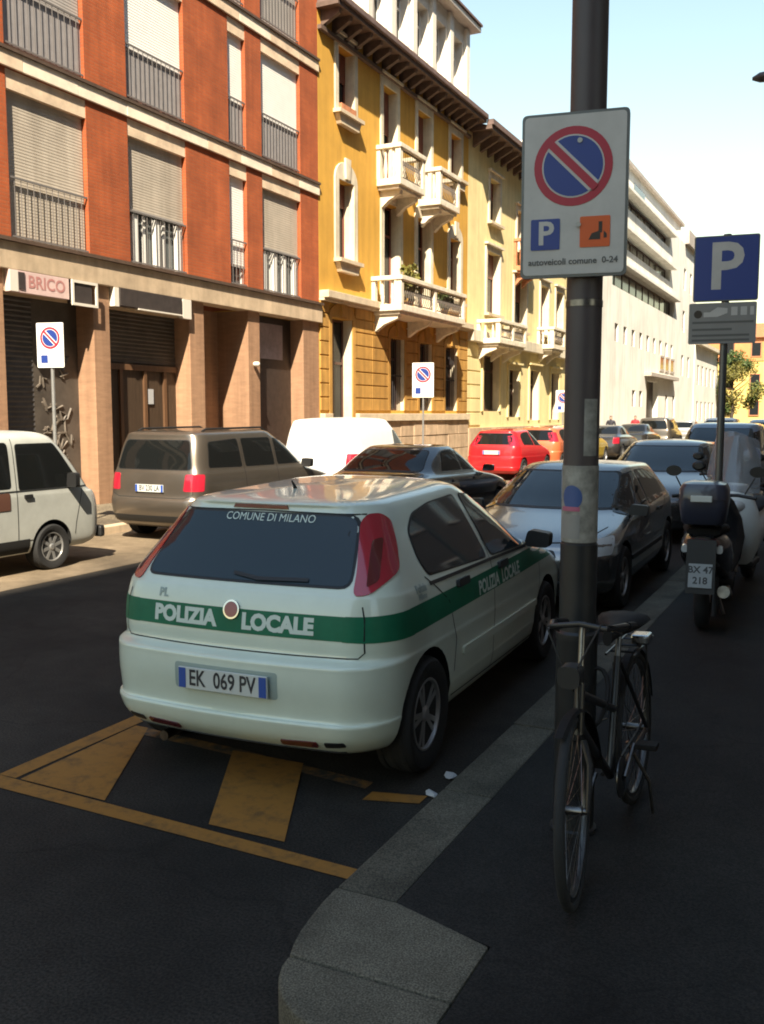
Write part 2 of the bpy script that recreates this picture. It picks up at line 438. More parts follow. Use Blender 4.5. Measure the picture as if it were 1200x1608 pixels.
ground_poly('bay_marking', [(-2.05, 3.97), (-1.78, 4.05), (-1.78, 4.15), (-2.05, 4.08)], 'yellow_paint', .005)
# ------------------------------------------------------------------ buildings
def facade(mb, y0, y1, z0, z1, ops, depth=.2, x=0.0):
    """front wall at XF+x with real openings (oy0,oy1,oz0,oz1[,depth]) and their reveals"""
    ys = sorted({y0, y1, *[o[0] for o in ops], *[o[1] for o in ops]}); zs = sorted({z0, z1, *[o[2] for o in ops], *[o[3] for o in ops]})
    ys = [v for v in ys if y0 <= v <= y1]; zs = [v for v in zs if z0 <= v <= z1]
    X = XF + x
    for a, b in zip(ys, ys[1:]):
        for c, d in zip(zs, zs[1:]):
            my, mz = (a+b)/2, (c+d)/2
            if any(o[0] < my < o[1] and o[2] < mz < o[3] for o in ops): continue
            mb.quad((X, a, c), (X, b, c), (X, b, d), (X, a, d))
    for o in ops:
        D = o[4] if len(o) > 4 else depth; a, b, c, d = o[:4]; B = X - D
        mb.quad((X, a, c), (X, a, d), (B, a, d), (B, a, c)); mb.quad((X, b, c), (B, b, c), (B, b, d), (X, b, d))
        mb.quad((X, a, d), (X, b, d), (B, b, d), (B, a, d)); mb.quad((X, a, c), (B, a, c), (B, b, c), (X, b, c))
    return mb
def shell(mb, y0, y1, z0, z1, dep=11.0, x=0.0):
    X = XF + x; B = XF - dep
    mb.quad((X, y0, z0), (B, y0, z0), (B, y0, z1), (X, y0, z1)); mb.quad((X, y1, z0), (X, y1, z1), (B, y1, z1), (B, y1, z0))
    mb.quad((B, y0, z0), (B, y1, z0), (B, y1, z1), (B, y0, z1)); mb.quad((X, y0, z1), (B, y0, z1), (B, y1, z1), (X, y1, z1))
    return mb
def slats(mb, X, a, b, c, d, pitch=.055, t=.0035):
    """roller shutter: rounded slats, one surface"""
    n = max(2, int((d-c)/pitch)); h = (d-c)/n
    for i in range(n):
        z = c + i*h
        mb.quad((X, a, z), (X, b, z), (X+t, b, z+h*.35), (X+t, a, z+h*.35))
        mb.quad((X+t, a, z+h*.35), (X+t, b, z+h*.35), (X, b, z+h), (X, a, z+h))
    return mb
def frame_bars(X, a, b, c, d, t=.06, dep=.06, mull=(), trans=()):
    mb = MB()
    mb.box(X, X+dep, a, a+t, c, d); mb.box(X, X+dep, b-t, b, c, d); mb.box(X, X+dep, a+t, b-t, c, c+t); mb.box(X, X+dep, a+t, b-t, d-t, d)
    for m in mull: mb.box(X+.002, X+dep-.002, m-t*.6, m+t*.6, c+t, d-t)
    for m in trans: mb.box(X+.004, X+dep-.004, a+t, b-t, m-t*.5, m+t*.5)
    return mb

# --- brick apartment block -------------------------------------------------
B1 = thing('brick_apartment_building', 'red brick apartment block with beige bands and rolled shutters above shop fronts', 'building', (XF, 14, 0))
WY = [(4.7, 6.6), (8.5, 10.3), (12.2, 14.1), (15.25, 17.1), (18.72, 19.43), (20.1, 21.92)]
floors = [(4.86, 7.42), (8.09, 10.62), (11.32, 13.9)]
Y0, Y1 = 2.0, 22.85
ops = [(a, b, c, d+.325) for a, b in WY for c, d in floors]
shell(facade(MB(), Y0, Y1, 4.84, 17.4, ops, .26), Y0, Y1, 4.84, 17.4).build('wall', 'brick', B1)
for z in (7.76, 10.96, 14.2):
    b = MB().box(XF-.05, XF+.035, Y0, Y1+.005, z+.012, z+.262).build('band', 'band_stone', B1)
    yq = Y0; kq = 0
    while yq < Y1:
        ye = min(Y1+.01, yq+1.32); MB().box(XF+.001, XF+.05+random.uniform(-.004, .004), yq+.004, ye-.004, z, z+.27).build('band_block', random.choice(['band_stone', 'band_stone', 'band_pale']), b, bevel=.008); yq = ye
    MB().box(XF+.002, XF+.085, Y0, Y1+.01, z+.272, z+.33).build('flashing', 'flashing', b)
bm_ = MB().box(XF-.30, XF+.10, Y0, Y1+.02, 4.37, 4.835).build('beam', 'beige_stone', B1, bevel=.01)
MB().box(XF+.0, XF+.16, Y0, Y1+.02, 4.837, 4.90).build('flashing', 'flashing', bm_)
sheet = ['shutter_beige', 'shutter_beige', 'shutter_beige', 'shutter_beige', 'shutter_white', 'shutter_beige']
for fi, (c, d) in enumerate(floors):
    for wi, (a, b) in enumerate(WY):
        narrow = b - a < 1
        X = XF - .10
        sm = 'shutter_beige' if fi == 0 and not narrow else 'shutter_white' if (fi == 1 and wi > 2) or narrow else 'shutter_grey'
        if fi == 2: sm = 'shutter_beige' if wi < 4 else 'shutter_grey'
        # how far the roller shutter comes down
        low = c + .02
        if fi == 0 and wi in (3, 5): low = 6.02
        if fi == 1 and wi in (3, 4, 5): low = 9.12
        if fi == 0 and wi == 4: low = c + .55
        fr = frame_bars(X-.10, a, b, c+.01, d, .07, .05, mull=[] if narrow else [a+(b-a)*.33, a+(b-a)*.67])
        win = fr.build('window', 'white_frame', B1)
        MB().box(XF-.252, XF-.25, a, b, c, d+.325).build('curtain', 'curtain' if low > c+.1 and fi == 0 else 'shade_wall', win)
        MB().box(X-.09, X-.08, a+.07, b-.07, c+.08, d-.07).build('pane', 'glass_grey', win)
        slats(MB(), X, a+.02, b-.02, low, d).build('shutter', sm, win)
        MB().box(X+.012, X+.03, a+.02, b-.02, low-.05, low).build('shutter_bar', 'shutter_grey', win)
        MB().box(XF-.24, XF-.012, a+.001, b-.001, d, d+.322).build('lintel', 'band_stone', win)
        rl = MB(); rx = XF - .035; rt = c + 1.12
        rl.box(rx-.015, rx+.015, a, b, rt-.035, rt); rl.box(rx-.012, rx+.012, a, b, c+.09, c+.12)
        n = int((b-a)/.14)
        for k in range(1, n): yy = a+(b-a)*k/n; rl.box(rx-.005, rx+.005, yy-.005, yy+.005, c+.12, rt-.045)
        rl.build('railing', 'railing_grey', win)
        if fi == 1: MB().box(rx-.05, rx-.045, a+.01, b-.01, c+.1, rt-.06).build('screen', 'net_grey', win)
        if fi == 0 and wi in (3, 5):
            for k in ((.13, .5, .88) if wi == 3 else (.10, .36, .62, .88)):
                yy = a+(b-a)*k; MB().box(X-.05, XF-.06, yy-.06, yy+.06, c+.02, low-.1).build('casement', 'white_frame', win)
# ground floor: pillars and recessed shop fronts
pil = [(2.0, 2.5), (5.3, 5.9), (8.1, 8.7), (11.45, 11.97), (14.14, 14.58), (17.12, 17.64), (19.4, 19.9), (22.0, 22.84)]
for a, b in pil: MB().box(XF-1.3, XF, a, b, 0, 4.372).build('pillar', 'travertine', B1, bevel=.008)
recess = {0: .45, 1: .45, 2: .45, 3: .43, 4: .42, 5: .90, 6: .40}
for k in range(7):
    a, b = pil[k][1], pil[k+1][0]; D = recess[k]; X = XF - D
    top = 4.0 if k < 5 else 4.36
    if top < 4.3: MB().box(X-.1, XF-.015, a, b, 4.0, 4.37).build('fascia', 'beige_stone', B1)
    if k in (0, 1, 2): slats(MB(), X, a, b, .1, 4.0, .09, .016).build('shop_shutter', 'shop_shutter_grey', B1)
# shop 1: grey shutter to the left, graffiti board to the right
a, b = 11.97, 14.14; X = XF-.45
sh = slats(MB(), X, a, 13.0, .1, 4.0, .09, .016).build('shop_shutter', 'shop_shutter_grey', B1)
sb = MB().box(X-.05, X+.01, 13.0, b, .1, 4.0).build('shop_board', 'shop_shutter', B1)
rg = random.Random(3)
for k in range(16):
    y0 = rg.uniform(13.05, 13.7); z0 = rg.uniform(1.1, 2.9)
    pts = [(X+.022, min(14.05, max(13.05, y0+.05*j+rg.uniform(-.1, .1))), z0+rg.uniform(-.16, .16)) for j in range(6)]
    MB().tube(pts, .022, 4).build('graffiti', 'graffiti', sb)
# shop sign 1
sg = thing('shop_sign', 'pink and white shop fascia sign with faded red letters over left shop front', 'sign', (XF+.1, 12.7, 4.0))
MB().box(XF-.01, XF+.10, 12.02, 13.42, 3.99, 4.368).build('panel', 'sign_pink', sg, bevel=.008)
MB().box(XF+.101, XF+.112, 12.03, 12.21, 4.0, 4.36).build('end_plate', 'sign_white_box', sg)
MB().box(XF+.101, XF+.114, 12.23, 12.36, 4.05, 4.34).build('logo', 'dark_box', sg)
vs_, fs_ = text2d('BRICO', .30, bold=.006)
MB().add([(XF+.104, 12.88+x, 4.19+y_) for x, y_ in vs_], fs_).build('lettering', 'sign_red_text', sg)
ac = thing('sign_box', 'dark box with pale frame at right end of the pink shop sign', 'sign box', (XF+.1, 13.7, 3.95))
MB().box(XF-.01, XF+.13, 13.47, 13.98, 3.93, 4.365).build('box', 'dark_box', ac, bevel=.01)
frame_bars(XF+.12, 13.45, 14.12, 3.90, 4.366, .05, .03).build('frame', 'sign_white_box', ac)
# shop 2
a, b = 14.58, 17.12; X = XF-.42
MB().box(X-.04, X, a, b, 0.1, 2.85).build('shop_board', 'dark_wood', B1)
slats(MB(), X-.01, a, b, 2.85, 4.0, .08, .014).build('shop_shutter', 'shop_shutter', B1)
for yy in (15.3, 16.05, 16.7): MB().box(X, X+.05, yy-.045, yy+.045, .1, 2.85).build('mullion', 'brown_wood', B1)
MB().box(X+.002, X+.06, a, b, 2.80, 2.92).build('transom', 'brown_wood', B1)
MB().box(X+.012, X+.03, 16.15, 16.32, 2.1, 2.42).build('notice', 'paper_white', B1)
s2 = thing('shop_sign', 'dark blank shop fascia sign over the wood fronted shop', 'sign', (XF+.1, 15.8, 4.0))
MB().box(XF-.01, XF+.12, 14.78, 16.72, 4.02, 4.368).build('panel', 'dark_box', s2, bevel=.01)
MB().box(XF+.02, XF+.135, 15.3, 16.72, 3.99, 4.018).build('lamp_strip', 'sign_white_box', s2)
MB().box(XF-.01, XF+.11, 16.76, 17.05, 3.95, 4.366).build('end_plate', 'sign_white_box', s2)
MB().box(XF-.01, XF+.11, 14.62, 14.75, 4.0, 4.366).build('end_plate', 'sign_white_box', s2)
# shop 3: deep doorway
a, b = 17.64, 19.4; X = XF-.90
MB().box(X-.05, X, a, b, .1, 4.37).build('back_wall', 'travertine', B1)
MB().box(X, X+.05, a+.02, a+.75, .1, 4.3).build('door', 'dark_wood', B1)
MB().box(X, X+.06, a+.78, a+1.0, .1, 3.0).build('door_post', 'brown_wood', B1)
# shop 4
a, b = 19.9, 22.0; X = XF-.40
MB().box(X-.05, X, a, b, .1, 4.37).build('door', 'door_dark', B1)
MB().box(X+.002, X+.03, a+.06, b-.45, 3.3, 4.2).build('poster', 'poster_lilac', B1)
lb = thing('wall_lamp', 'small pale lamp fixed to the fourth shop pillar', 'wall lamp', (XF, 19.62, 3.1))
MB().lathe([(.03, 0), (.06, .03), (.06, .14), (.02, .17)], 10, 'x', (XF, 19.62, 3.1)).build('shade', 'sign_white_box', lb, smooth=True)

# --- ochre yellow building --------------------------------------------------
B2 = thing('ochre_building', 'ochre yellow town house with white window surrounds, balconies and deep dark eaves', 'building', (XF, 28, 0))
A0, A1 = 22.86, 34.12
win2 = [('gf', 23.5, 24.75, .15, 4.6), ('gf', 31.9, 33.1, 2.0, 4.3), ('gf', 27.3, 28.4, 2.0, 4.3), ('gf', 29.6, 30.7, 2.0, 4.3),
        ('f1', 23.95, 24.85, 6.25, 8.45), ('f1', 26.85, 28.0, 5.22, 8.4), ('f1', 29.42, 30.5, 5.22, 8.4), ('f1', 32.3, 33.3, 5.95, 8.2),
        ('f2', 23.95, 24.92, 10.28, 12.05), ('f2', 26.8, 27.8, 9.0, 11.85), ('f2', 29.4, 30.5, 9.0, 11.85), ('f2', 32.3, 33.3, 10.35, 11.85)]
facade(MB(), A0, A1, 0, 12.6, [q[1:] for q in win2], .40).build('wall', 'ochre', B2)
shell(MB(), A0, A1, 0, 12.6).build('side_wall', 'ochre', B2)
def surround(par, a, b, c, d, m, t=.17, head=.35, arch=False, x=0.0, sill=True, dp=.05):
    s = MB(); X = XF + x
    s.box(X, X+dp, a-t, a, c, d); s.box(X, X+dp, b, b+t, c, d)
    if arch:
        mid = (a+b)/2; r0 = (b-a)/2; n = 10
        prof = []
        for i in range(n+1):
            an = PI - PI*i/n
            prof.append((mid + (r0+t)*math.cos(an), d + (head+.12)*math.sin(an)))
        s.prism([(a, d)] + [(a-t, d)] + prof[1:-1] + [(b+t, d), (b, d)], 'x', X, X+dp)
        s.prism([(mid-.12, d+.05), (mid+.12, d+.05), (mid+.16, d+head+.22), (mid-.16, d+head+.22)], 'x', X+dp, X+dp+.06)
    else:
        s.box(X, X+dp, a-t, b+t, d, d+head)
        s.box(X, X+dp+.10, a-t-.06, b+t+.06, d+head, d+head+.08)
    o = s.build('window_surround', m, par)
    return o
def town_window(par, a, b, c, d, fm='window_brown', door=False, half=None, x=0.0, lining=None):
    X = XF + x - .33
    f = frame_bars(X, a, b, c, d, .07, .06, mull=[(a+b)/2], trans=[c+(d-c)*.72]).build('window', fm, par)
    for s_ in (0, 1):
        p0 = a+.07 if s_ == 0 else (a+b)/2+.042; p1 = (a+b)/2-.042 if s_ == 0 else b-.07
        MB().box(X+.015, X+.025, p0, p1, c+.07, d-.07).build('pane', 'glass_dark', f)
    if half:
        slats(MB(), X+.065, a+.01, b-.01, d-(d-c)*half, d, .06, .012).build('shutter', 'window_red', f)
    MB().box(X-.06, X-.05, a-.05, b+.05, c-.05, d+.05).build('room_backing', 'door_dark', f)
    if lining:
        for q in (a, b): MB().box(X+.062, XF+x+.012, q-.018, q+.018, c+.001, d-.001).build('reveal', lining, f)
    return f
for k, a, b, c, d in win2:
    if k == 'gf':
        f = town_window(B2, a, b, c, d, lining='stucco_white')
        surround(B2, a, b, c, d, 'ochre_course', .16, .30, arch=True)
        if a > 25:
            g = MB()
            for j in range(1, 8): yy = a+(b-a)*j/8; g.box(XF-.09, XF-.07, yy-.01, yy+.01, c, d)
            g.box(XF-.09, XF-.07, a, b, c+1.1, c+1.13); g.build('window_grille', 'railing_metal', f)
    elif k == 'f1':
        f = town_window(B2, a, b, c, d, 'window_red', half=None if a > 25 else .3, lining='stucco_white')
        surround(B2, a, b, c, d, 'stucco_white', .22, .40, arch=True)
    else:
        f = town_window(B2, a, b, c, d, 'window_red', half=.45, lining='stucco_white')
        surround(B2, a, b, c, d, 'stucco_white', .18, .26)
    if k != 'gf' and c > 5.6 and (k == 'f1' or c > 10):
        s_ = MB().box(XF, XF+.24, a-.25, b+.25, c-.10, c); s_.build('sill', 'ledge_stone', B2)
        MB().prism([(a-.18, c-.10), (b+.18, c-.10), (b+.05, c-.36), (a-.05, c-.36)], 'x', XF+.003, XF+.16).build('sill_bracket', 'ledge_stone', B2)
        if k == 'f2' and a < 25: MB().box(XF-.02, XF+.12, a+.05, b-.05, c+.002, c+.22).build('window_box', 'terracotta', B2)
# rusticated ground-floor courses, each its own block between the openings
gaps = [(A0, 23.33), (24.92, 27.12), (28.58, 29.42), (30.88, 31.72), (33.28, A1)]
z = 1.97
while z < 4.95:
    for a, b in gaps:
        n = max(1, round((b-a)/1.1))
        for j in range(n):
            MB().box(XF+.001, XF+.045, a+(b-a)*j/n+(.012 if j else 0), a+(b-a)*(j+1)/n-(.012 if j < n-1 else 0), z+.018, min(z+.37, 4.98)).build('course_block', 'ochre_course', B2, bevel=.012)
    z += .385
for a, b in ((A0, 23.33), (24.92, A1)):
    n = max(1, round((b-a)/1.0))
    for r_, (za, zb) in enumerate(((.12, .62), (.63, 1.14), (1.15, 1.66))):
        for j in range(n):
            MB().box(XF+.001, XF+.10+random.uniform(-.012, .012), a+(b-a)*j/n+.006, a+(b-a)*(j+1)/n-.006, za+.006, zb-.006).build('plinth_block', 'plinth_stone', B2, bevel=.012)
    MB().box(XF+.001, XF+.17, a, b, 1.665, 1.90).build('plinth_ledge', 'ledge_stone', B2, bevel=.015)
MB().box(XF+.001, XF+.30, A0, A1, 5.06, 5.26).build('string_course', 'ledge_stone', B2, bevel=.015)
MB().box(XF+.001, XF+.16, A0, A1, 4.99, 5.058).build('string_course', 'ledge_stone', B2)
# eaves
ev = MB().box(XF-1.0, XF+.66, A0-.05, A1+.15, 12.60, 12.72).build('eaves', 'eave_wood', B2)
MB().box(XF+.50, XF+.74, A0-.05, A1+.15, 12.722, 12.90).build('gutter', 'roof_tile', ev, bevel=.03)
yb = A0+.25
cb = MB().prism([(0, 12.6), (.58, 12.6), (.55, 12.48), (.20, 12.30), (.0, 12.20)], 'y', -.07, .07).mesh('corbel', 'eave_wood')
while yb < A1:
    link('corbel', cb, ev, (0, yb-28, 0)); yb += .62
MB().box(XF+.001, XF+.12, A0, A1, 12.08, 12.19).build('frieze', 'eave_wood', B2)
# attic storey behind the eaves
MB().prism([(XF+.5, 12.73), (XF-.3, 13.2), (XF-1.2, 13.2), (XF-1.2, 12.73)], 'y', A0, A1+.1).build('roof', 'roof_tile', B2)
aops = [(23.6+k*1.62, 24.45+k*1.62, 13.5, 15.55) for k in range(7)]
shell(facade(MB(), A0+.2, 34.9, 12.9, 16.15, aops, .40, -.30), A0+.2, 34.9, 12.9, 16.15, 9, -.30).build('attic_wall', 'attic_white', B2)
for a, b, c, d in aops:
    f = town_window(B2, a, b, c, d, 'white_frame', x=-.30)
    pz = MB().box(XF-.30, XF-.16, b+.12, b+.42, 12.95, 16.1).build('pilaster', 'attic_white', B2)
MB().box(XF-1.0, XF+.10, A0+.1, 35.1, 16.16, 16.36).build('attic_cornice', 'attic_white', B2, bevel=.03)
MB().box(XF-1.0, XF+.16, A0+.1, 35.1, 16.362, 16.44).build('attic_roof_edge', 'roof_tile', B2)
# balconies
def balcony(par, y0, y1, z0, zt, dep, m, rail='balcony_stone', bal=True, open_front=False):
    s = MB().box(XF, XF+dep, y0, y1, z0, z0+.20)
    s.box(XF, XF+dep-.08, y0+.08, y1-.08, z0-.10, z0)
    o = s.build('balcony', m, par, bevel=.02)
    x1 = XF+dep; t = .17
    for yy in (y0, y1-t):
        MB().box(x1-t, x1, yy, yy+t, z0+.2, zt-.13).build('pier', m, o); MB().box(XF, XF+t*.7, yy, yy+t, z0+.2, zt-.13).build('pier', m, o)
    if y1-y0 > 3: ym = (y0+y1)/2; MB().box(x1-t, x1, ym-t/2, ym+t/2, z0+.2, zt-.13).build('pier', m, o)
    c = MB(); c.box(x1-t-.03, x1+.04, y0-.04, y1+.04, zt-.13, zt); c.box(XF, x1-t-.03, y0-.04, y0+t+.01, zt-.13, zt); c.box(XF, x1-t-.03, y1-t-.01, y1+.04, zt-.13, zt)
    c.build('coping', rail, o, bevel=.015)
    pr = [(.035, 0), (.035, .04), (.065, .16), (.03, .36), (.05, .44), (.05, .48)]; h = zt-.13-z0-.2; pr = [(r, q*h/.48) for r, q in pr]
    me = MB().lathe(pr, 8).mesh('baluster', m, smooth=True)
    def off(): return par.location
    n = max(3, int((y1-y0)/.15)); ir = MB()
    for zz in (z0+.26, z0+.2+h*.5, zt-.16): ir.box(x1-t/2-.012, x1-t/2+.012, y0+t, y1-t, zz-.015, zz+.015)
    for j in range(1, n):
        yy = y0+t+(y1-y0-2*t)*j/n; bl = .05*math.sin(PI*j/n)
        ir.tube([(x1-t/2, yy, z0+.26), (x1-t/2+.06, yy, z0+.2+h*.30), (x1-t/2, yy, z0+.2+h*.65), (x1-t/2, yy, zt-.16)], .014, 5, cap=False)
        ir.lathe([(.045, -.01), (.045, .01), (.03, .01), (.03, -.01)], 8, 'x', (x1-t/2, yy+(y1-y0)/n*.5, z0+.2+h*.58), closed=True) if j < n-1 else None
    ir.build('iron_railing', 'balcony_iron', o)
    nn = max(2, int(dep/.26))
    for j in range(1, nn):
        link('baluster', me, o, (XF+dep*j/nn-off().x, y0+t/2-off().y, z0+.2))
    for yy in ((y0+.35, y1-.35) if y1-y0 < 3 else (y0+.25, (y0+y1)/2, y1-.25)):
        MB().prism([(XF, z0-.10), (XF+dep*.85, z0-.10), (XF+dep*.8, z0-.22), (XF+dep*.35, z0-.38), (XF, z0-.62)], 'y', yy-.10, yy+.10).build('bracket', m, o)
    return o
balcony(B2, 26.05, 31.35, 4.98, 6.02, 1.0, 'balcony_stone')
balcony(B2, 26.40, 28.25, 8.75, 9.95, .80, 'balcony_stone')
balcony(B2, 29.50, 31.25, 8.75, 9.95, .80, 'balcony_stone')
# plants on the long balcony
def leaf_clump(name, label, cat, loc, rad, n, m, size=.10, group=None, seed=1, pot=True, kind=None):
    rr = random.Random(seed)
    t = thing(name, label, cat, loc, group=group)
    if pot: MB().lathe([(.09, 0), (.13, .22), (.14, .22)], 12).build('pot', 'pot', t, world=False, smooth=True)
    z0 = .22 if pot else 0
    mb = MB()
    for _ in range(n):
        d = Vector((rr.gauss(0, 1), rr.gauss(0, 1), rr.gauss(0, 1))).normalized() * rr.uniform(.3, 1)
        p = Vector((d.x*rad[0], d.y*rad[1], z0+rad[2]+d.z*rad[2]))
        u = Vector((rr.uniform(-1, 1), rr.uniform(-1, 1), rr.uniform(-1, 1))).normalized(); v = u.orthogonal()
        v.rotate(Matrix.Rotation(rr.uniform(0, 6), 3, u)); s = size*rr.uniform(.6, 1.3)
        mb.add([p-u*s, p+v*s*.45, p+u*s, p-v*s*.45], [(0,1,2,3)])
    mb.build('foliage', m, t, world=False)
    st = MB()
    for k in range(4): st.tube([(0, 0, z0-.05), (rr.uniform(-.5, .5)*rad[0], rr.uniform(-.5, .5)*rad[1], z0+rad[2])], .012, 5)
    st.build('stem', 'bark', t, world=False)
    return t
leaf_clump('potted_plant', 'bright green bushy plant standing on the long stone balcony', 'plant', (XF+.55, 27.6, 5.19), (.35, .45, .62), 260, 'leaf_yellow', .12, seed=2)
leaf_clump('potted_plant', 'low trailing green plant at the far end of the long stone balcony', 'plant', (XF+.60, 30.4, 5.19), (.25, .55, .38), 160, 'leaf', .10, seed=4)

# --- pale yellow building ---------------------------------------------------
B3 = thing('pale_yellow_building', 'pale yellow town house with brown windows beyond the ochre building', 'building', (XF, 41, 0))
C0, C1 = 34.13, 48.2
win3 = [(36.45, 37.65, 9.5, 11.2), (36.2, 37.75, 5.9, 8.35), (35.9, 37.9, 2.0, 4.25), (39.95, 40.9, 8.9, 10.6), (39.7, 41.4, 5.5, 7.7), (39.1, 40.55, 1.75, 3.8),
        (43.3, 44.4, 9.3, 11.1), (43.6, 44.9, 5.6, 7.9), (42.1, 43.55, 1.6, 3.9), (46.3, 47.4, 9.3, 11.1), (46.2, 47.5, 5.6, 7.9), (45.6, 47.0, 1.6, 3.9)]
shell(facade(MB(), C0, C1, 0, 12.4, win3, .40), C0, C1, 0, 12.4).build('wall', 'pale_yellow', B3)
for q in win3:
    town_window(B3, *q, fm='window_brown', half=.4 if q[2] > 5 else None, lining='stucco_white'); surround(B3, *q, 'stucco_white' if q[2] > 5 else 'pale_yellow', .16, .22, dp=.06)
    if q[2] > 5: MB().box(XF, XF+.2, q[0]-.2, q[1]+.2, q[2]-.1, q[2]-.002).build('sill', 'ledge_stone', B3)
MB().box(XF+.001, XF+.28, C0, C1, 4.66, 5.1).build('string_course', 'stucco_white', B3, bevel=.02)
MB().box(XF+.001, XF+.12, C0, C1, .12, 1.35).build('plinth', 'plinth_stone', B3)
for k in range(6):
    MB().box(XF+.001, XF+.035, C0+.02, 35.6, 1.45+k*.53, 1.93+k*.53).build('course_block', 'pale_yellow', B3, bevel=.012)
ev = MB().box(XF-1, XF+.85, C0+.16, C1+.2, 12.40, 12.55).build('eaves', 'eave_wood', B3)
MB().box(XF+.66, XF+.92, C0+.16, C1+.2, 12.552, 12.74).build('gutter', 'roof_tile', ev)
MB().prism([(XF+.64, 12.56), (XF-4, 14.2), (XF-8, 12.56)], 'y', C0+.2, C1+.2).build('roof', 'roof_tile', B3)
cb3 = MB().prism([(0, 12.4), (.75, 12.4), (.7, 12.25), (.2, 12.0), (0, 11.9)], 'y', -.08, .08).mesh('corbel', 'eave_wood')
yb = C0+.5
while yb < C1: link('corbel', cb3, ev, (0, yb-41, 0)); yb += .8
balcony(B3, 35.2, 38.6, 4.62, 5.55, .95, 'balcony_stone')
balcony(B3, 39.6, 41.2, 8.0, 9.35, .6, 'terracotta', 'terracotta')
balcony(B3, 43.2, 45.2, 4.9, 5.9, .8, 'balcony_stone')

# --- white modern building --------------------------------------------------
B4 = thing('white_office_building', 'sunlit white building with long dark ribbon windows under the parking sign', 'building', (XF, 70, 0))
D0, D1 = 50.0, 93.5
rib = [(58.5, 81.5, 9.7, 11.0), (58.5, 79.0, 12.35, 13.25), (58.5, 78.5, 14.9, 15.7)]
small = [(59.5+k*2.6, 60.5+k*2.6, 6.4, 7.5, .14) for k in range(9)] + [(65.3, 66.4, 2.4, 3.5, .14), (67.8, 68.9, 2.4, 3.5, .14), (78.5, 79.6, 1.6, 3.4, .14), (82, 83.2, 1.6, 3.4, .14), (86, 87.2, 5.2, 7, .14), (89.5, 90.7, 5.2, 7, .14), (86, 87.2, 9, 10.8, .14), (89.5, 90.7, 9, 10.8, .14), (86, 87.2, 12.6, 14.4, .14), (89.5, 90.7, 12.6, 14.4, .14)]
doors = [(70.5, 75.2, .2, 4.3)]
fc = facade(MB(), D0, D1, 0, 16.4, rib+small+doors, .45)
shell(fc, D0, D1, 0, 16.4).build('wall', 'cream_white', B4)
for a, b, c, d in rib:
    f = frame_bars(XF-.42, a, b, c, d, .1, .06, mull=[a+2.3*k for k in range(1, int((b-a)/2.3))]).build('window', 'window_brown', B4)
    n = int((b-a)/2.3); 
    for k in range(n): MB().box(XF-.41, XF-.40, a+(b-a)*k/n+.08, a+(b-a)*(k+1)/n-.08, c+.1, d-.1).build('pane', 'glass_dark', f)
    MB().box(XF-.001, XF+.50, a-.3, b+.3, d+.03, d+.2).build('canopy', 'cream_white', B4)
    MB().box(XF-.44, XF-.43, a-.05, b+.05, c-.05, d+.05).build('room_backing', 'door_dark', f)
for a, b, c, d, _d in small:
    f = frame_bars(XF-.135, a, b, c, d, .06, .03).build('window', 'window_brown', B4)
    MB().box(XF-.132, XF-.125, a+.06, b-.06, c+.06, d-.06).build('pane', 'shutter_grey', f)
a, b, c, d = doors[0]
MB().box(XF-.44, XF-.40, a, b, c, d).build('gate', 'door_dark', B4)
MB().box(XF, XF+.5, 69.5, 82, 4.6, 4.85).build('canopy', 'grey_concrete', B4)
for k in range(3): 
    f = frame_bars(XF+.01, 75.4+k*2.4, 77.3+k*2.4, 5.2, 6.4, .15, .05).build('window', 'grey_concrete', B4)
    MB().box(XF+.012, XF+.022, 75.55+k*2.4, 77.15+k*2.4, 5.35, 6.25).build('pane', 'glass_dark', f)
MB().box(XF-9, XF-1.4, 66.5, 92.5, 16.41, 19.1).build('penthouse', 'cream_white', B4)
MB().box(XF-9.2, XF-1.1, 66.2, 92.8, 19.11, 19.35).build('penthouse_roof', 'grey_concrete', B4)
MB().box(XF-1.4, XF-1.36, 71, 75, 17.2, 18.4).build('window', 'glass_grey', B4)
MB().box(XF-10, XF+.35, 86, 93.7, 16.42, 17.6).build('end_block', 'grey_concrete', B4)

# --- far buildings ----------------------------------------------------------
B5 = thing('far_white_house', 'small far white house with dark shutters beside the yellow green tree', 'building', (XF, 103, 0))
w5 = [(96+k*3.0, 97.3+k*3.0, z, z+1.9) for k in range(5) for z in (1.2, 4.7)]
shell(facade(MB(), 94.2, 112, 0, 8.4, w5, .12), 94.2, 112, 0, 8.4).build('wall', 'cream_white', B5)
for q in w5:
    f = frame_bars(XF-.115, *q, .1, .04).build('window', 'window_brown', B5)
    MB().box(XF-.11, XF-.10, q[0]+.1, q[1]-.1, q[2]+.1, q[3]-.1).build('pane', 'glass_dark', f)
MB().box(XF-10, XF+.5, 94.2, 112.3, 8.41, 8.75).build('cornice', 'stucco_white', B5)
B6 = thing('far_orange_building', 'far yellow and orange building closing the end of the street', 'building', (-9, 150, 0))
mb = MB().box(-34, 14, 150, 162, 0, 9.6); mb.build('wall', 'far_yellow', B6)
MB().box(-34.2, 14.2, 149.9, 162.2, 9.61, 13.0).build('upper_wall', 'far_orange', B6)
MB().prism([(-34.8, 13.01), (14.8, 13.01), (12, 15), (-32, 15)], 'y', 149.4, 162.6).build('roof', 'terracotta', B6)
for k in range(12):
    for z in (1.6, 5.6, 10.2):
        x = -32 + k*3.8
        f = MB().box(x, x+1.5, 149.82, 149.88, z, z+2.2).build('window', 'terracotta' if k % 2 else 'window_brown', B6)
        MB().box(x+.15, x+1.35, 149.80, 149.815, z+.15, z+2.05).build('pane', 'glass_dark', f)
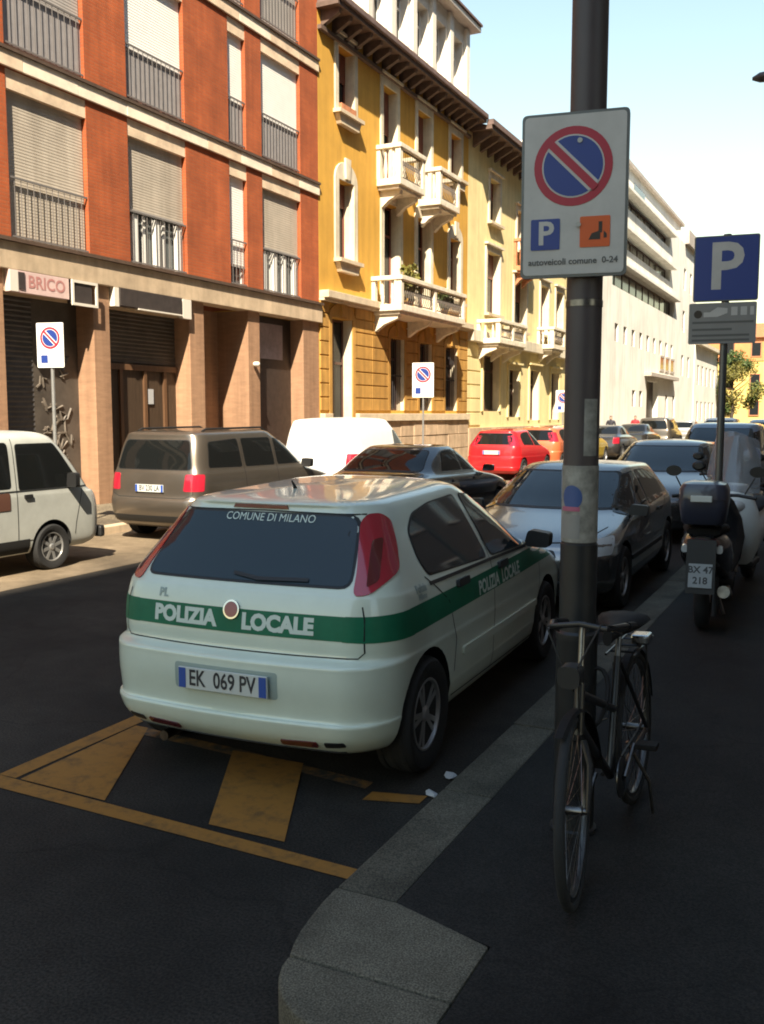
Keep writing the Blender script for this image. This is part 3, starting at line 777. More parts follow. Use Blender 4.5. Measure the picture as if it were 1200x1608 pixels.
# --- block on the near side of the street whose shade covers the road -------
B7 = thing('shaded_apartment_block', 'tall beige apartment block along the near pavement shading the street', 'building', (2.4, 10, 0))
RH = 27.4
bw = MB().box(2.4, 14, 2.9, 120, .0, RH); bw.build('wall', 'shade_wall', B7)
pm = MB().box(-.03, -.005, -.7, .7, 0, 1.9).mesh('pane', 'glass_grey'); fm_ = MB()
for q in ((-.08, -.006, -.8, -.7, -.1, 2.0), (-.08, -.006, .7, .8, -.1, 2.0), (-.08, -.006, -.7, .7, -.1, 0), (-.08, -.006, -.7, .7, 1.9, 2.0)): fm_.box(*q)
fm_ = fm_.mesh('window', 'white_frame')
for k in range(14):
    for fl in range(7):
        f = link('window', fm_, B7, (0, -4.5+k*4.4, 1.4+fl*3.7)); link('pane', pm, f)
B8 = thing('corner_apartment_block', 'tall beige apartment block behind the viewpoint across the side street', 'building', (2.4, -40, 0))
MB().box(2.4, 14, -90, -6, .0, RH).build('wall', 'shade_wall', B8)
for k in range(8):
    for fl in range(7):
        f = link('window', fm_, B8, (0, -12+k*5.2, 1.4+fl*3.7)); link('pane', pm, f)

# tree at the end of the street
def tree(name, label, loc, h, rad, n, seed, m1, m2, group=None):
    rr = random.Random(seed)
    t = thing(name, label, 'tree', loc, group=group)
    tr = MB(); tr.tube([(0, 0, 0), (.08, .05, h*.3), (0, .1, h*.55), (.1, 0, h*.8)], [.22, .17, .12, .05], 8)
    for k in range(7):
        a = rr.uniform(0, 6.28); z0 = h*rr.uniform(.35, .65)
        tr.tube([(0, 0, z0), (math.cos(a)*rad*.4, math.sin(a)*rad*.4, z0+h*.12), (math.cos(a)*rad*.7, math.sin(a)*rad*.7, z0+h*.26)], [.08, .05, .02], 5)
    tr.build('trunk', 'bark', t, world=False)
    clumps = []
    for k in range(26):
        a = rr.uniform(0, 6.28); q = rr.uniform(.1, 1); zz = rr.uniform(.3, 1.0)
        s = math.sin(min(1, (zz-.25)/.75)*PI*.92)**.6
        clumps.append((Vector((math.cos(a)*rad*q*s, math.sin(a)*rad*q*s, h*zz)), rr.uniform(.35, .75)*rad*.45))
    for m, part in ((m1, 0), (m2, 1)):
        mb = MB()
        for ci, (c, r_) in enumerate(clumps):
            if ci % 3 == 0 and part == 0 or ci % 3 and part == 1: continue
            for _ in range(n // 26):
                d = Vector((rr.gauss(0, 1), rr.gauss(0, 1), rr.gauss(0, 1))).normalized()*r_*rr.uniform(.4, 1.1)
                p = c + d; u = Vector((rr.uniform(-1, 1), rr.uniform(-1, 1), rr.uniform(-1, 1))).normalized(); v = u.orthogonal()
                s = rr.uniform(.07, .17)
                mb.add([p-u*s, p+v*s*.55, p+u*s, p-v*s*.55], [(0,1,2,3)])
        mb.build('crown', m, t, world=False)
    return t
tree('street_tree', 'yellow green tree in front of the far orange building behind the thin sign post', (-11.6, 113, .1), 8.2, 3.2, 9000, 5, 'leaf_yellow', 'leaf')
tree('street_tree', 'dark green small tree beyond the far white house', (-14.5, 124, 0), 7.0, 2.6, 6000, 9, 'leaf', 'leaf_yellow')

# ------------------------------------------------------------------ vehicles
def outline(r, nr=8, nc=7, ns=22):
    """right half of one body ring, rear centre to front centre"""
    zr, zf, yr, yf, w_, cr, cf, br, bf = r
    cr = min(cr, (yf-yr)*.3); cf = min(cf, (yf-yr)*.3)
    rx = min(cr*.8, w_*.8); fx = min(cf*.9, w_*.85)
    pts = []
    for i in range(nr):
        x = (w_-rx)*i/nr; pts.append((x, yr+br*(x/w_)**2))
    y0 = yr+br*((w_-rx)/w_)**2
    for i in range(nc):
        a = PI/2*i/nc; pts.append((w_-rx+rx*math.sin(a), y0+cr*(1-math.cos(a))))
    y1 = y0+cr
    e0 = yf-bf*((w_-fx)/w_)**2; y2 = e0-cf
    for i in range(ns):
        t = i/ns; y = y1+(y2-y1)*t
        pts.append((w_*(1+.012*math.sin(PI*t)), y))
    for i in range(nc):
        a = PI/2*i/nc; pts.append((w_-fx+fx*math.cos(a), y2+cf*math.sin(a)))
    for i in range(nr+1):
        x = (w_-fx)*(1-i/nr); pts.append((x, yf-bf*(x/w_)**2))
    L = max(yf-yr, .01)
    return [(x, y, zr+(zf-zr)*(y-yr)/L) for x, y in pts]
def ring_body(rings, sub=4, s=(1,1,1), nr=8, nc=7, ns=22):
    hs = [outline(r, nr, nc, ns) for r in rings]; K = len(hs[0])
    rows = []
    def cr(p0, p1, p2, p3, t):
        return tuple(.5*((2*b)+(-a+c)*t+(2*a-5*b+4*c-d)*t*t+(-a+3*b-3*c+d)*t**3) for a, b, c, d in zip(p0, p1, p2, p3))
    def lim(p1, p2, q):   # stop overshoot between two rings
        return tuple(min(max(v, min(a, b)-.004), max(a, b)+.004) for v, a, b in zip(q, p1, p2))
    for i in range(len(hs)-1):
        a, b, c, d = hs[max(i-1, 0)], hs[i], hs[i+1], hs[min(i+2, len(hs)-1)]
        for j in range(sub):
            t = j/sub
            rows.append([lim(b[k], c[k], cr(a[k], b[k], c[k], d[k], t)) for k in range(K)])
    rows.append(hs[-1])
    full = []
    for h in rows:
        left = [(-x, y, z) for x, y, z in h[1:-1]][::-1]
        full.append([(x*s[0], y*s[1], z*s[2]) for x, y, z in h+left])
    return full
def boolean(me, cutters, name):
    """difference of a closed mesh with closed cutter meshes; cut faces take the cutter's material"""
    o = bpy.data.objects.new('body_blank', me); col.objects.link(o)
    cs = []
    for c in cutters:
        q = bpy.data.objects.new('arch_blank', c); col.objects.link(q); cs.append(q)
        m = o.modifiers.new('cut', 'BOOLEAN'); m.operation = 'DIFFERENCE'; m.object = q; m.solver = 'EXACT'; m.material_mode = 'TRANSFER'
    bpy.context.view_layer.update()
    dg = bpy.context.evaluated_depsgraph_get()
    out = bpy.data.meshes.new_from_object(o.evaluated_get(dg)); out.name = name
    bpy.data.objects.remove(o)
    for q in cs: bpy.data.objects.remove(q)
    return out
class Skin:
    """projects outlines, strips and lettering onto a body surface"""
    def __init__(s, me):
        s.t = BVHTree.FromPolygons([v.co.copy() for v in me.vertices], [tuple(p.vertices) for p in me.polygons])
    def put(s, verts2, faces, fr, off=.004, res=.05, rim=True, mirror=False):
        """verts2 in the frame's (a,b); fr = (u, v, direction)"""
        u, v, d = [Vector(q) for q in fr]; d.normalize()
        bm = bmesh.new()
        vs = [bm.verts.new((a, b, 0)) for a, b in verts2]
        for f in faces:
            try: bm.faces.new([vs[i] for i in f])
            except ValueError: pass
        for ax in (0, 1):
            cs = [p[ax] for p in verts2]; lo, hi = min(cs), max(cs); n = int((hi-lo)/res)
            for k in range(1, n+1):
                c = [0, 0, 0]; c[ax] = lo+(hi-lo)*k/(n+1); nn = [0, 0, 0]; nn[ax] = 1
                bmesh.ops.bisect_plane(bm, geom=bm.verts[:]+bm.edges[:]+bm.faces[:], plane_co=c, plane_no=nn, dist=1e-5)
        bad = []; nor = {}
        for q in bm.verts:
            o = u*q.co.x+v*q.co.y-d*6
            hit = s.t.ray_cast(o, d, 12)
            if hit[0] is None: bad.append(q); continue
            n = hit[1] if hit[1].dot(d) < 0 else -hit[1]
            q.co = hit[0]+n*off; nor[q] = n.copy()
        if bad: bmesh.ops.delete(bm, geom=bad, context='VERTS')
        if rim:
            es = [e for e in bm.edges if e.is_boundary]
            r = bmesh.ops.extrude_edge_only(bm, edges=es)
            nv = [g for g in r['geom'] if isinstance(g, bmesh.types.BMVert)]
            for q in nv:
                n = None
                for e in q.link_edges:
                    if e.other_vert(q) in nor: n = nor[e.other_vert(q)]; break
                if n is not None: q.co -= n*(off+.004)
        for f in bm.faces:
            if f.normal.dot(d) > 0: f.normal_flip()
        bm.verts.ensure_lookup_table(); bm.verts.index_update()
        mb = MB()
        mb.v = [tuple(q.co) for q in bm.verts]; mb.f = [tuple(q.index for q in f.verts) for f in bm.faces]
        bm.free()
        return mb
    def poly(s, pts, fr, **k): return s.put(pts, [tuple(range(len(pts)))], fr, **k)
    def strip(s, pts, wd, fr, **k):
        vs, fs = [], []
        for i, p in enumerate(pts):
            a = Vector(pts[max(i-1, 0)]); b = Vector(pts[min(i+1, len(pts)-1)]); t = (b-a).normalized(); n = Vector((-t.y, t.x))*wd/2
            vs += [(p[0]+n.x, p[1]+n.y), (p[0]-n.x, p[1]-n.y)]
        for i in range(len(pts)-1): fs.append((2*i, 2*i+1, 2*i+3, 2*i+2))
        k.setdefault('off', .0025)
        return s.put(vs, fs, fr, rim=False, **k)
    def text(s, t, size, at, fr, bold=.0, **k):
        vs, fs = text2d(t, size, 'CENTER', bold); k.setdefault('off', .0034)
        return s.put([(x+at[0], y+at[1]) for x, y in vs], fs, fr, rim=False, **k)
REAR = ((1,0,0), (0,0,1), (0,1,0)); FRONT = ((1,0,0), (0,0,1), (0,-1,0))
RIGHT = ((0,1,0), (0,0,1), (-1,0,0)); LEFT = ((0,1,0), (0,0,1), (1,0,0)); TOP = ((1,0,0), (0,1,0), (0,0,-1))
def rounded(pts, r=.04, n=4):
    out = []
    N = len(pts)
    for i in range(N):
        p = Vector(pts[i]); a = Vector(pts[i-1])-p; b = Vector(pts[(i+1) % N])-p
        rr = min(r, a.length*.4, b.length*.4); a = p+a.normalized()*rr; b = p+b.normalized()*rr
        for k in range(n+1):
            t = k/n; q = a*(1-t)**2+p*2*t*(1-t)+b*t*t; out.append((q.x, q.y))
    return out
_wh = {}
def wheel_mesh(r, wd, style):
    k = (round(r, 3), wd, style)
    if k in _wh: return _wh[k]
    h = wd/2; ri = r*.64
    ty = MB().lathe([(ri, -h*.8), (r*.80, -h), (r*.93, -h*.98), (r*.985, -h*.8), (r, -h*.45), (r, h*.45), (r*.985, h*.8), (r*.93, h*.98), (r*.80, h), (ri, h*.8), (ri*.97, h*.3), (ri*.97, -h*.3)], 36, 'x', closed=True)
    for q in (-.42, 0, .42): ty.lathe([(r+.001, q*h*1.6-.004), (r+.003, q*h*1.6-.012), (r+.003, q*h*1.6-.03), (r+.001, q*h*1.6-.035)], 36, 'x')
    tm = ty.mesh('tyre', 'tyre', smooth=True)
    rm = MB().lathe([(ri*1.0, h*.74), (ri*.985, h*.83), (ri*.93, h*.83), (ri*.90, h*.62), (ri*.88, h*.25)], 36, 'x', cap=False)
    rm.lathe([(.0001, h*.80), (ri*.15, h*.80), (ri*.22, h*.70), (ri*.24, h*.2)], 20, 'x')
    n = 5 if style != 'cap' else 8
    for i in range(n):
        a = 2*PI*i/n
        for da in ((-.13, .13) if style == 'alloy' else (0,)):
            c, s = math.cos(a+da), math.sin(a+da); c2, s2 = math.cos(a+da*1.25), math.sin(a+da*1.25)
            wd1 = ri*(.07 if style == 'alloy' else .11)
            p0 = Vector((h*.66, c*ri*.17, s*ri*.17)); p1 = Vector((h*.68, c2*ri*.93, s2*ri*.93)); t = Vector((0, -s, c))*wd1; d = Vector((h*.22, 0, 0))
            rm.add([p0-t, p0+t, p1+t, p1-t, p0-t-d*1.5, p0+t-d*1.5, p1+t-d, p1-t-d], [(0,1,2,3), (0,4,5,1), (1,5,6,2), (2,6,7,3), (3,7,4,0), (7,6,5,4)])
    rmm = rm.mesh('rim', 'rim_light' if style == 'cap' else 'rim', smooth=True, angle=30)
    dk = MB().lathe([(ri*.93, h*.30), (ri*.55, h*.26), (ri*.50, h*.36), (.0001, h*.36)], 28, 'x', cap=False).mesh('brake_disc', 'brake_dark', smooth=True, angle=30)
    _wh[k] = (tm, rmm, dk)
    return _wh[k]
def add_wheels(root, r, wd, xs, ys, style='alloy'):
    tm, rm, dk = wheel_mesh(r, wd, style)
    for sx in (-1, 1):
        for y_ in ys:
            wv = link('wheel', tm, root, (sx*xs, y_, r), (0, 0, 0 if sx > 0 else PI)); link('rim', rm, wv, rot=(random.uniform(0, 1.2), 0, 0)); link('brake_disc', dk, wv)
TYPES = {}
# zr, zf, y rear, y front, half width, rear corner, front corner, rear bow, front bow
TYPES['punto'] = dict(L=4.03, wheels=(.66, 3.17), wr=.305, rings=[
    (.19, .20, .22, 3.80, .70, .30, .5, .05, .15), (.23, .21, .10, 3.93, .775, .32, .5, .06, .16), (.30, .26, .020, 3.98, .815, .34, .5, .07, .18),
    (.375, .34, -.008, 4.01, .833, .34, .5, .075, .2), (.397, .37, -.004, 4.02, .836, .34, .5, .075, .2), (.412, .39, .016, 4.02, .836, .34, .5, .075, .2), (.55, .50, .0, 4.03, .840, .34, .5, .08, .2), (.645, .58, .002, 4.03, .843, .34, .5, .08, .2),
    (.680, .62, .010, 4.02, .845, .34, .5, .08, .2), (.697, .655, .066, 4.0, .842, .33, .5, .075, .2), (.72, .69, .082, 3.97, .841, .32, .5, .072, .2), (.78, .74, .084, 3.93, .840, .31, .5, .07, .2),
    (.90, .83, .10, 3.72, .830, .29, .55, .065, .25), (.985, .93, .125, 3.30, .812, .27, .6, .06, .25), (1.015, .99, .145, 3.05, .796, .25, .6, .06, .25),
    (1.08, 1.06, .20, 2.86, .766, .24, .5, .06, .22), (1.21, 1.20, .305, 2.58, .700, .24, .42, .06, .18), (1.33, 1.34, .395, 2.28, .632, .24, .36, .05, .14),
    (1.395, 1.425, .43, 2.08, .588, .26, .32, .05, .1), (1.42, 1.455, .43, 1.98, .552, .28, .3, .05, .1), (1.437, 1.475, .50, 1.88, .47, .28, .3, .04, .08), (1.455, 1.488, .72, 1.72, .30, .2, .2, .02, .04), (1.475, 1.49, 1.0, 1.5, .12, .1, .1, .01, .01), (1.48, 1.491, 1.15, 1.35, .02, .03, .03, 0, 0)],
    wins=[[(.78, 1.035), (.735, 1.13), (.77, 1.255), (.93, 1.335), (1.20, 1.372), (1.66, 1.385), (1.755, 1.0)],
          [(1.755, 1.385), (1.845, .998), (2.80, .965), (2.84, .99), (2.40, 1.20), (2.08, 1.355)]],
    rear=[(-.605, 1.045), (.605, 1.045), (.525, 1.362), (-.525, 1.362)], front=[(-.66, 1.03), (.66, 1.03), (.53, 1.38), (-.53, 1.38)])
TYPES['sedan'] = dict(L=4.5, wheels=(.95, 3.6), wr=.31, rings=[
    (.2, .2, .25, 4.25, .75, .3, .4, .05, .12), (.28, .26, .08, 4.42, .83, .32, .45, .06, .15), (.48, .44, .0, 4.5, .868, .34, .45, .07, .18), (.62, .56, .01, 4.5, .874, .32, .45, .07, .18),
    (.72, .64, .04, 4.46, .872, .3, .45, .07, .18), (.86, .76, .06, 4.32, .868, .28, .5, .07, .2), (.97, .88, .12, 3.85, .850, .26, .6, .06, .22), (1.01, .96, .55, 3.3, .808, .3, .6, .06, .22),
    (1.06, 1.02, .80, 3.08, .775, .3, .5, .06, .2), (1.24, 1.22, 1.12, 2.68, .690, .28, .4, .05, .15), (1.36, 1.37, 1.38, 2.32, .610, .26, .3, .04, .1), (1.40, 1.41, 1.50, 2.2, .52, .2, .2, .03, .06), (1.418, 1.42, 1.7, 2.0, .26, .1, .1, .01, .02), (1.42, 1.421, 1.82, 1.9, .03, .02, .02, 0, 0)],
    wins=[[(1.30, 1.06), (1.55, 1.315), (1.98, 1.345), (2.05, 1.045)], [(2.12, 1.345), (2.13, 1.04), (3.0, 1.02), (2.62, 1.20), (2.36, 1.325)]],
    rear=[(-.64, 1.06), (.64, 1.06), (.53, 1.34), (-.53, 1.34)], front=[(-.66, 1.05), (.66, 1.05), (.55, 1.345), (-.55, 1.345)])
TYPES['mpv'] = dict(L=4.6, wheels=(.85, 3.65), wr=.32, rings=[
    (.22, .22, .2, 4.3, .77, .3, .4, .05, .15), (.32, .3, .06, 4.5, .86, .32, .45, .06, .16), (.52, .48, .0, 4.6, .893, .34, .5, .07, .2), (.64, .60, .015, 4.6, .9, .32, .5, .07, .2), (.70, .66, .06, 4.56, .9, .28, .5, .06, .2),
    (.90, .85, .085, 4.25, .893, .26, .55, .06, .22), (1.03, 1.0, .11, 3.65, .872, .24, .6, .06, .24), (1.12, 1.08, .14, 3.45, .845, .24, .55, .06, .22), (1.38, 1.36, .205, 2.98, .795, .24, .45, .05, .18), (1.56, 1.57, .265, 2.55, .745, .24, .35, .05, .12),
    (1.645, 1.66, .31, 2.35, .685, .26, .3, .04, .1), (1.68, 1.69, .6, 2.1, .48, .2, .25, .03, .05), (1.695, 1.70, .95, 1.8, .22, .1, .1, .01, .02), (1.70, 1.701, 1.25, 1.5, .03, .02, .02, 0, 0)],
    wins=[[(.42, 1.13), (.50, 1.50), (1.22, 1.54), (1.25, 1.11)], [(1.33, 1.54), (1.36, 1.11), (2.18, 1.10), (2.14, 1.54)], [(2.25, 1.53), (2.28, 1.10), (3.30, 1.10), (2.95, 1.28), (2.6, 1.48)]],
    rear=[(-.70, 1.10), (.70, 1.10), (.60, 1.53), (-.60, 1.53)], front=[(-.72, 1.12), (.72, 1.12), (.6, 1.56), (-.6, 1.56)])
TYPES['van'] = dict(L=3.4, wheels=(.55, 2.46), wr=.28, rings=[
    (.25, .25, .1, 3.2, .68, .1, .2, .01, .05), (.34, .33, .02, 3.36, .73, .1, .22, .01, .06), (.55, .55, .0, 3.4, .747, .1, .24, .01, .07), (.80, .80, .0, 3.385, .75, .1, .24, .01, .07), (.95, .94, .0, 3.33, .75, .1, .24, .01, .08),
    (1.02, 1.0, .005, 3.24, .745, .1, .25, .01, .08), (1.33, 1.32, .03, 3.0, .72, .1, .24, .01, .08), (1.58, 1.58, .05, 2.76, .69, .12, .22, .01, .06), (1.69, 1.69, .08, 2.62, .63, .14, .2, .01, .05), (1.735, 1.735, .25, 2.4, .5, .1, .15, .01, .03), (1.748, 1.75, .6, 2.0, .25, .1, .1, 0, 0), (1.75, 1.751, 1.0, 1.5, .03, .02, .02, 0, 0)],
    wins=[[(1.97, 1.03), (1.97, 1.58), (2.56, 1.58), (2.92, 1.10), (2.92, 1.03)]],
    rear=[(-.6, 1.05), (.6, 1.05), (.56, 1.56), (-.56, 1.56)], front=[(-.66, 1.02), (.66, 1.02), (.60, 1.56), (-.60, 1.56)])
def vehicle(name, label, cat, loc, rz, typ, paint, W=1.0, S=1.0, H=1.0, group=None, sub=3, lights=True, side_wins=True, plate=True, style='alloy', door_lines=True, glass='car_glass'):
    T = TYPES[typ]; t = thing(name, label, cat, loc, rz, group)
    sc = (W, S, H)
    me = MB().loft(ring_body(T['rings'], sub, sc)).mesh('body', paint)
    xs = max(r[4] for r in T['rings'])*W; wr = T['wr']; ys = [q*S for q in T['wheels']]
    cuts = []
    for sx in (-1, 1):
        for y_ in ys:
            c = MB().lathe([(wr+.045, 0), (wr+.045, .5)], 32, 'x', (0, y_, wr+.01))
            c.v = [(sx*(xs-.22+v[0]), v[1], v[2]) for v in c.v]; cuts.append(c.mesh('arch', 'underbody'))
    me = boolean(me, cuts, 'body')
    for p in me.polygons: p.use_smooth = True
    me.set_sharp_from_angle(angle=R(38))
    body = link('body', me, t)
    sk_ = Skin(me)
    sc2 = lambda pts, a, b: [(p[0]*a, p[1]*b) for p in pts]
    f = sc2(T['front'], W, H); r_ = sc2(T['rear'], W, H)
    def grow(pts, q=.022):
        cx = sum(p[0] for p in pts)/len(pts); cy = sum(p[1] for p in pts)/len(pts)
        return [(p[0]+q*(1 if p[0] > cx else -1), p[1]+q*.8*(1 if p[1] > cy else -1)) for p in pts]
    sk_.poly(rounded(grow(f), .06), FRONT, off=.0022, rim=False).build('window_seal', 'black_plastic', t, world=False)
    if glass != paint: sk_.poly(rounded(grow(r_, .014), .07), REAR, off=.0022, rim=False).build('window_seal', 'black_plastic', t, world=False)
    sk_.poly(rounded(f, .05), FRONT).build('windscreen', 'screen_glass', t, True, world=False)
    sk_.poly(rounded(r_, .06), REAR).build('rear_window', glass, t, True, world=False)
    if side_wins:
        for wv in T['wins']:
            q = rounded(sc2(wv, S, H), .045); qs = rounded(grow(sc2(wv, S, H), .012), .05)
            for fr in (RIGHT, LEFT): sk_.poly(qs, fr, off=.002, rim=False).build('window_seal', 'black_plastic', t, world=False)
            for fr in (RIGHT, LEFT): sk_.poly(q, fr).build('side_window', glass, t, True, world=False)
    add_wheels(t, wr, .19, xs-.085, ys, style)
    t['_w'] = xs
    return t, body, sk_, sc
def plate_at(t, skin, y_end, z, w_=.52, h=.11, txt=None, sgn=-1, y=None):
    p = MB().box(-w_/2, w_/2, -.006, .006, -h/2, h/2)
    yy = y if y is not None else y_end
    o = link('number_plate', p.mesh('number_plate', 'plate_white', bevel=.003), t, (0, yy, z))
    for sx in (-1, 1):
        MB().box(sx*(w_/2-.045), sx*(w_/2-.004), sgn*.0065, sgn*.0085, -h/2+.004, h/2-.004).build('blue_band', 'plate_blue', o, world=False)
    if txt:
        vs, fs = text2d(txt, .115, 'CENTER', .002)
        k = -1 if sgn > 0 else 1
        MB().add([(x*k*.74, sgn*.0075, y_) for x, y_ in vs], fs).build('lettering', 'plate_text', o, world=False)
    return o
def std_lights(t, sk_, T, W, H, tail=True, rz_=(.70, .95), fz=(.60, .74)):
    xs = max(r[4] for r in T['rings'])*W
    for sx in (-1, 1):
        d = Vector((-sx*.62, .78, 0)); u = Vector((.78*sx, .62, 0))*sx
        fr = (tuple(u), (0, 0, 1), tuple(d))
        def fp(p): P = Vector(p); return (P.dot(u), P.z)
        a = [fp((sx*(xs-.24), .06, rz_[0]*H)), fp((sx*xs, .25, rz_[0]*H)), fp((sx*(xs-.02), .30, rz_[1]*H)), fp((sx*(xs-.22), .10, rz_[1]*H))]
        if sx < 0: a = a[::-1]
        sk_.poly(rounded(a, .03), fr).build('tail_light', 'lens_red', t, True, world=False)
        L = max(r[3] for r in T['rings'])
        d = Vector((-sx*.5, -.86, 0)); u = Vector((.86*sx, -.5, 0))*sx
        fr = (tuple(u), (0, 0, 1), tuple(d))
        def fp2(p): P = Vector(p); return (P.dot(u), P.z)
        a = [fp2((sx*(xs-.38), L-.08, fz[0]*H)), fp2((sx*(xs-.02), L-.42, fz[0]*H+.02)), fp2((sx*(xs-.03), L-.60, fz[1]*H+.05)), fp2((sx*(xs-.34), L-.12, fz[1]*H))]
        if sx < 0: a = a[::-1]
        sk_.poly(rounded(a, .03), fr).build('headlight', 'lens_clear', t, True, world=False)

# ---- the police car --------------------------------------------------------
PY = .039
P, body, sk_, _ = vehicle('police_car', 'white local police hatchback with green band parked at the kerb seen from behind', 'car',
                          (-2.735, 3.79, 0), PY, 'punto', 'paint_white', sub=5, glass='screen_glass')
xs = .843
# tail lights high on the pillars
for sx in (-1, 1):
    d = Vector((-sx*.42, .90, 0)).normalized(); u = Vector((d.y*1.0, -d.x, 0)); fr = (tuple(u), (0, 0, 1), tuple(d))
    def fp(p): q = Vector(p); return (q.dot(u), q.z)
    a = [fp((sx*.622, .20, 1.005)), fp((sx*.69, .24, 1.012)), fp((sx*.785, .40, 1.10)), fp((sx*.755, .44, 1.22)), fp((sx*.705, .48, 1.335)), fp((sx*.655, .46, 1.372)), fp((sx*.59, .44, 1.372)), fp((sx*.558, .42, 1.335)), fp((sx*.596, .30, 1.12))]
    lo = sk_.poly(rounded(a, .03), fr, off=.007).build('tail_light', 'lens_red', P, True, world=False)
    b = [fp((sx*.672, .24, 1.04)), fp((sx*.725, .28, 1.07)), fp((sx*.705, .38, 1.26)), fp((sx*.640, .38, 1.25))]
    sk_.poly(rounded(b, .02), fr, off=.0085).build('lens', 'lens_red_dark', lo, True, world=False)
sk_.poly([(-.20, 1.388), (.14, 1.388), (.13, 1.412), (-.19, 1.412)], REAR, off=.006).build('brake_light', 'lens_red_dark', P, True, world=False)
# green band and lettering
gb = sk_.poly([(-.70, .792), (.70, .792), (.70, .912), (-.70, .912)], REAR, off=.0025, rim=False).build('green_band', 'green_band', P, True, world=False)
for sx in (-1, 1):
    d = Vector((-sx*.7, .714, 0)).normalized(); u = Vector((d.y, -d.x, 0)); fr = (tuple(u), (0, 0, 1), tuple(d))
    def fp(p): q = Vector(p); return (q.dot(u), q.z)
    a = [fp((sx*.62, .10, .790)), fp((sx*.845, .46, .778)), fp((sx*.838, .46, .915)), fp((sx*.62, .13, .914))]
    sk_.poly(a, fr, off=.003, rim=False, res=.03).build('green_band', 'green_band', P, True, world=False)
    side = RIGHT if sx > 0 else LEFT
    sk_.poly([(.43, .780), (3.35, .80), (3.30, .925), (.43, .916)], side, off=.0027, rim=False).build('green_band', 'green_band', P, True, world=False)
    q = sk_.text('POLIZIA  LOCALE', .115, (1.95 if sx > 0 else -1.95, .835), side if sx > 0 else ((0,-1,0), (0,0,1), (1,0,0)), bold=.004)
    q.build('lettering', 'letter_white', P, world=False)
sk_.text('POLIZIA', .108, (-.30, .850), REAR, bold=.006).build('lettering', 'letter_white', P, world=False)
sk_.text('LOCALE', .108, (.25, .850), REAR, bold=.006).build('lettering', 'letter_white', P, world=False)
sk_.text('COMUNE DI MILANO', .056, (.04, 1.342), REAR, bold=.0, off=.0075).build('lettering', 'letter_white', P, world=False)
sk_.text('Polizia', .055, (.62, .985), RIGHT, bold=.002).build('lettering', 'letter_grey', P, world=False)
sk_.text('Milano', .040, (.62, .945), RIGHT, bold=.002).build('lettering', 'letter_grey', P, world=False)
sk_.text('PL', .06, (-.45, .955), REAR, bold=.002).build('lettering', 'letter_grey', P, world=False)
bd = sk_.poly(circle(.047, 24, -.01, .905), REAR, off=.012).build('badge', 'chrome', P, True, world=False)
sk_.poly(circle(.038, 24, -.01, .905), REAR, off=.014).build('badge_disc', 'badge_red', bd, True, world=False)
# hatch and door gaps
for sx in (-1, 1): sk_.strip([(sx*.685, .96), (sx*.70, .90), (sx*.705, .74), (sx*.68, .715)], .006, REAR).build('hatch_gap', 'gap', P, world=False)
sk_.strip([(-.68, .712), (-.35, .708), (0, .707), (.35, .708), (.68, .712)], .006, REAR).build('hatch_gap', 'gap', P, world=False)
for side in (RIGHT, LEFT):
    sk_.strip([(1.80, 1.40), (1.80, 1.0), (1.80, .60), (1.79, .28)], .008, side).build('door_gap', 'gap', P, world=False)
    sk_.strip([(.72, 1.03), (.98, .86), (1.08, .62), (1.06, .44)], .008, side).build('door_gap', 'gap', P, world=False)
    sk_.strip([(2.92, .95), (2.95, .70), (2.86, .30)], .008, side).build('door_gap', 'gap', P, world=False)
    sk_.strip([(1.05, .30), (2.86, .27)], .010, side).build('sill_gap', 'gap', P, world=False)
    sk_.poly(rounded([(1.2, .50), (2.85, .49), (2.85, .535), (1.2, .55)], .015), side, off=.012).build('side_moulding', 'paint_white', P, True, world=False)
    for y_, z_ in ((1.22, .925), (2.02, .915)):
        sk_.poly(rounded([(y_-.10, z_-.02), (y_+.09, z_-.02), (y_+.10, z_+.022), (y_-.09, z_+.022)], .015), side, off=.022).build('door_handle', 'black_plastic', P, True, world=False)
    sk_.strip([(.74, .99), (1.78, .975), (2.85, .945)], .018, side, off=.006).build('window_trim', 'black_plastic', P, world=False)
    sx = 1 if side is RIGHT else -1
    m = MB().loft([[(sx*x_, 2.66+q*1.0, .995+z_) for x_, z_ in rounded([(.80, -.05), (.98, -.055), (.99, .05), (.83, .07)], .03, 3)] for q in (0, .035, .08, .11)])
    m.build('mirror', 'black_plastic', P, True, world=False)
    sk_.poly(rounded([(.92*0+sx*.30, .262), (sx*.50, .27), (sx*.50, .305), (sx*.30, .297)][::(1 if sx > 0 else -1)], .012), REAR, off=.006).build('reflector', 'lens_red_dark', P, True, world=False)
    sk_.poly(rounded([(sx*.535, .272), (sx*.64, .285), (sx*.635, .312), (sx*.535, .305)][::(1 if sx > 0 else -1)], .010), REAR, off=.004).build('bumper_slot', 'black_plastic', P, True, world=False)
sk_.poly([(-.60, .205), (.60, .205), (.62, .245), (-.62, .245)], REAR, off=.006).build('bumper_lip', 'black_plastic', P, True, world=False)
sk_.poly(rounded([(-.30, .495), (.30, .495), (.30, .632), (-.30, .632)], .02), REAR, off=.002).build('plate_recess', 'letter_grey', P, True, world=False)
plate_at(P, sk_, 0, .560, txt='EK  069 PV', y=-.014)
sk_.strip([(-.05, 1.075), (.1, 1.055), (.38, 1.062)], .016, REAR, off=.012).build('wiper', 'black_plastic', P, world=False)
MB().tube([(-.06, .86, 1.455), (-.06, .845, 1.485), (-.06, .82, 1.51)], [.016, .008, .004], 8).build('antenna', 'black_plastic', P, True, world=False)
MB().tube([(-.45, .25, .19), (-.45, .10, .185)], .028, 12).build('exhaust', 'steel', P, True, world=False)
for sx in (-1, 1): pass
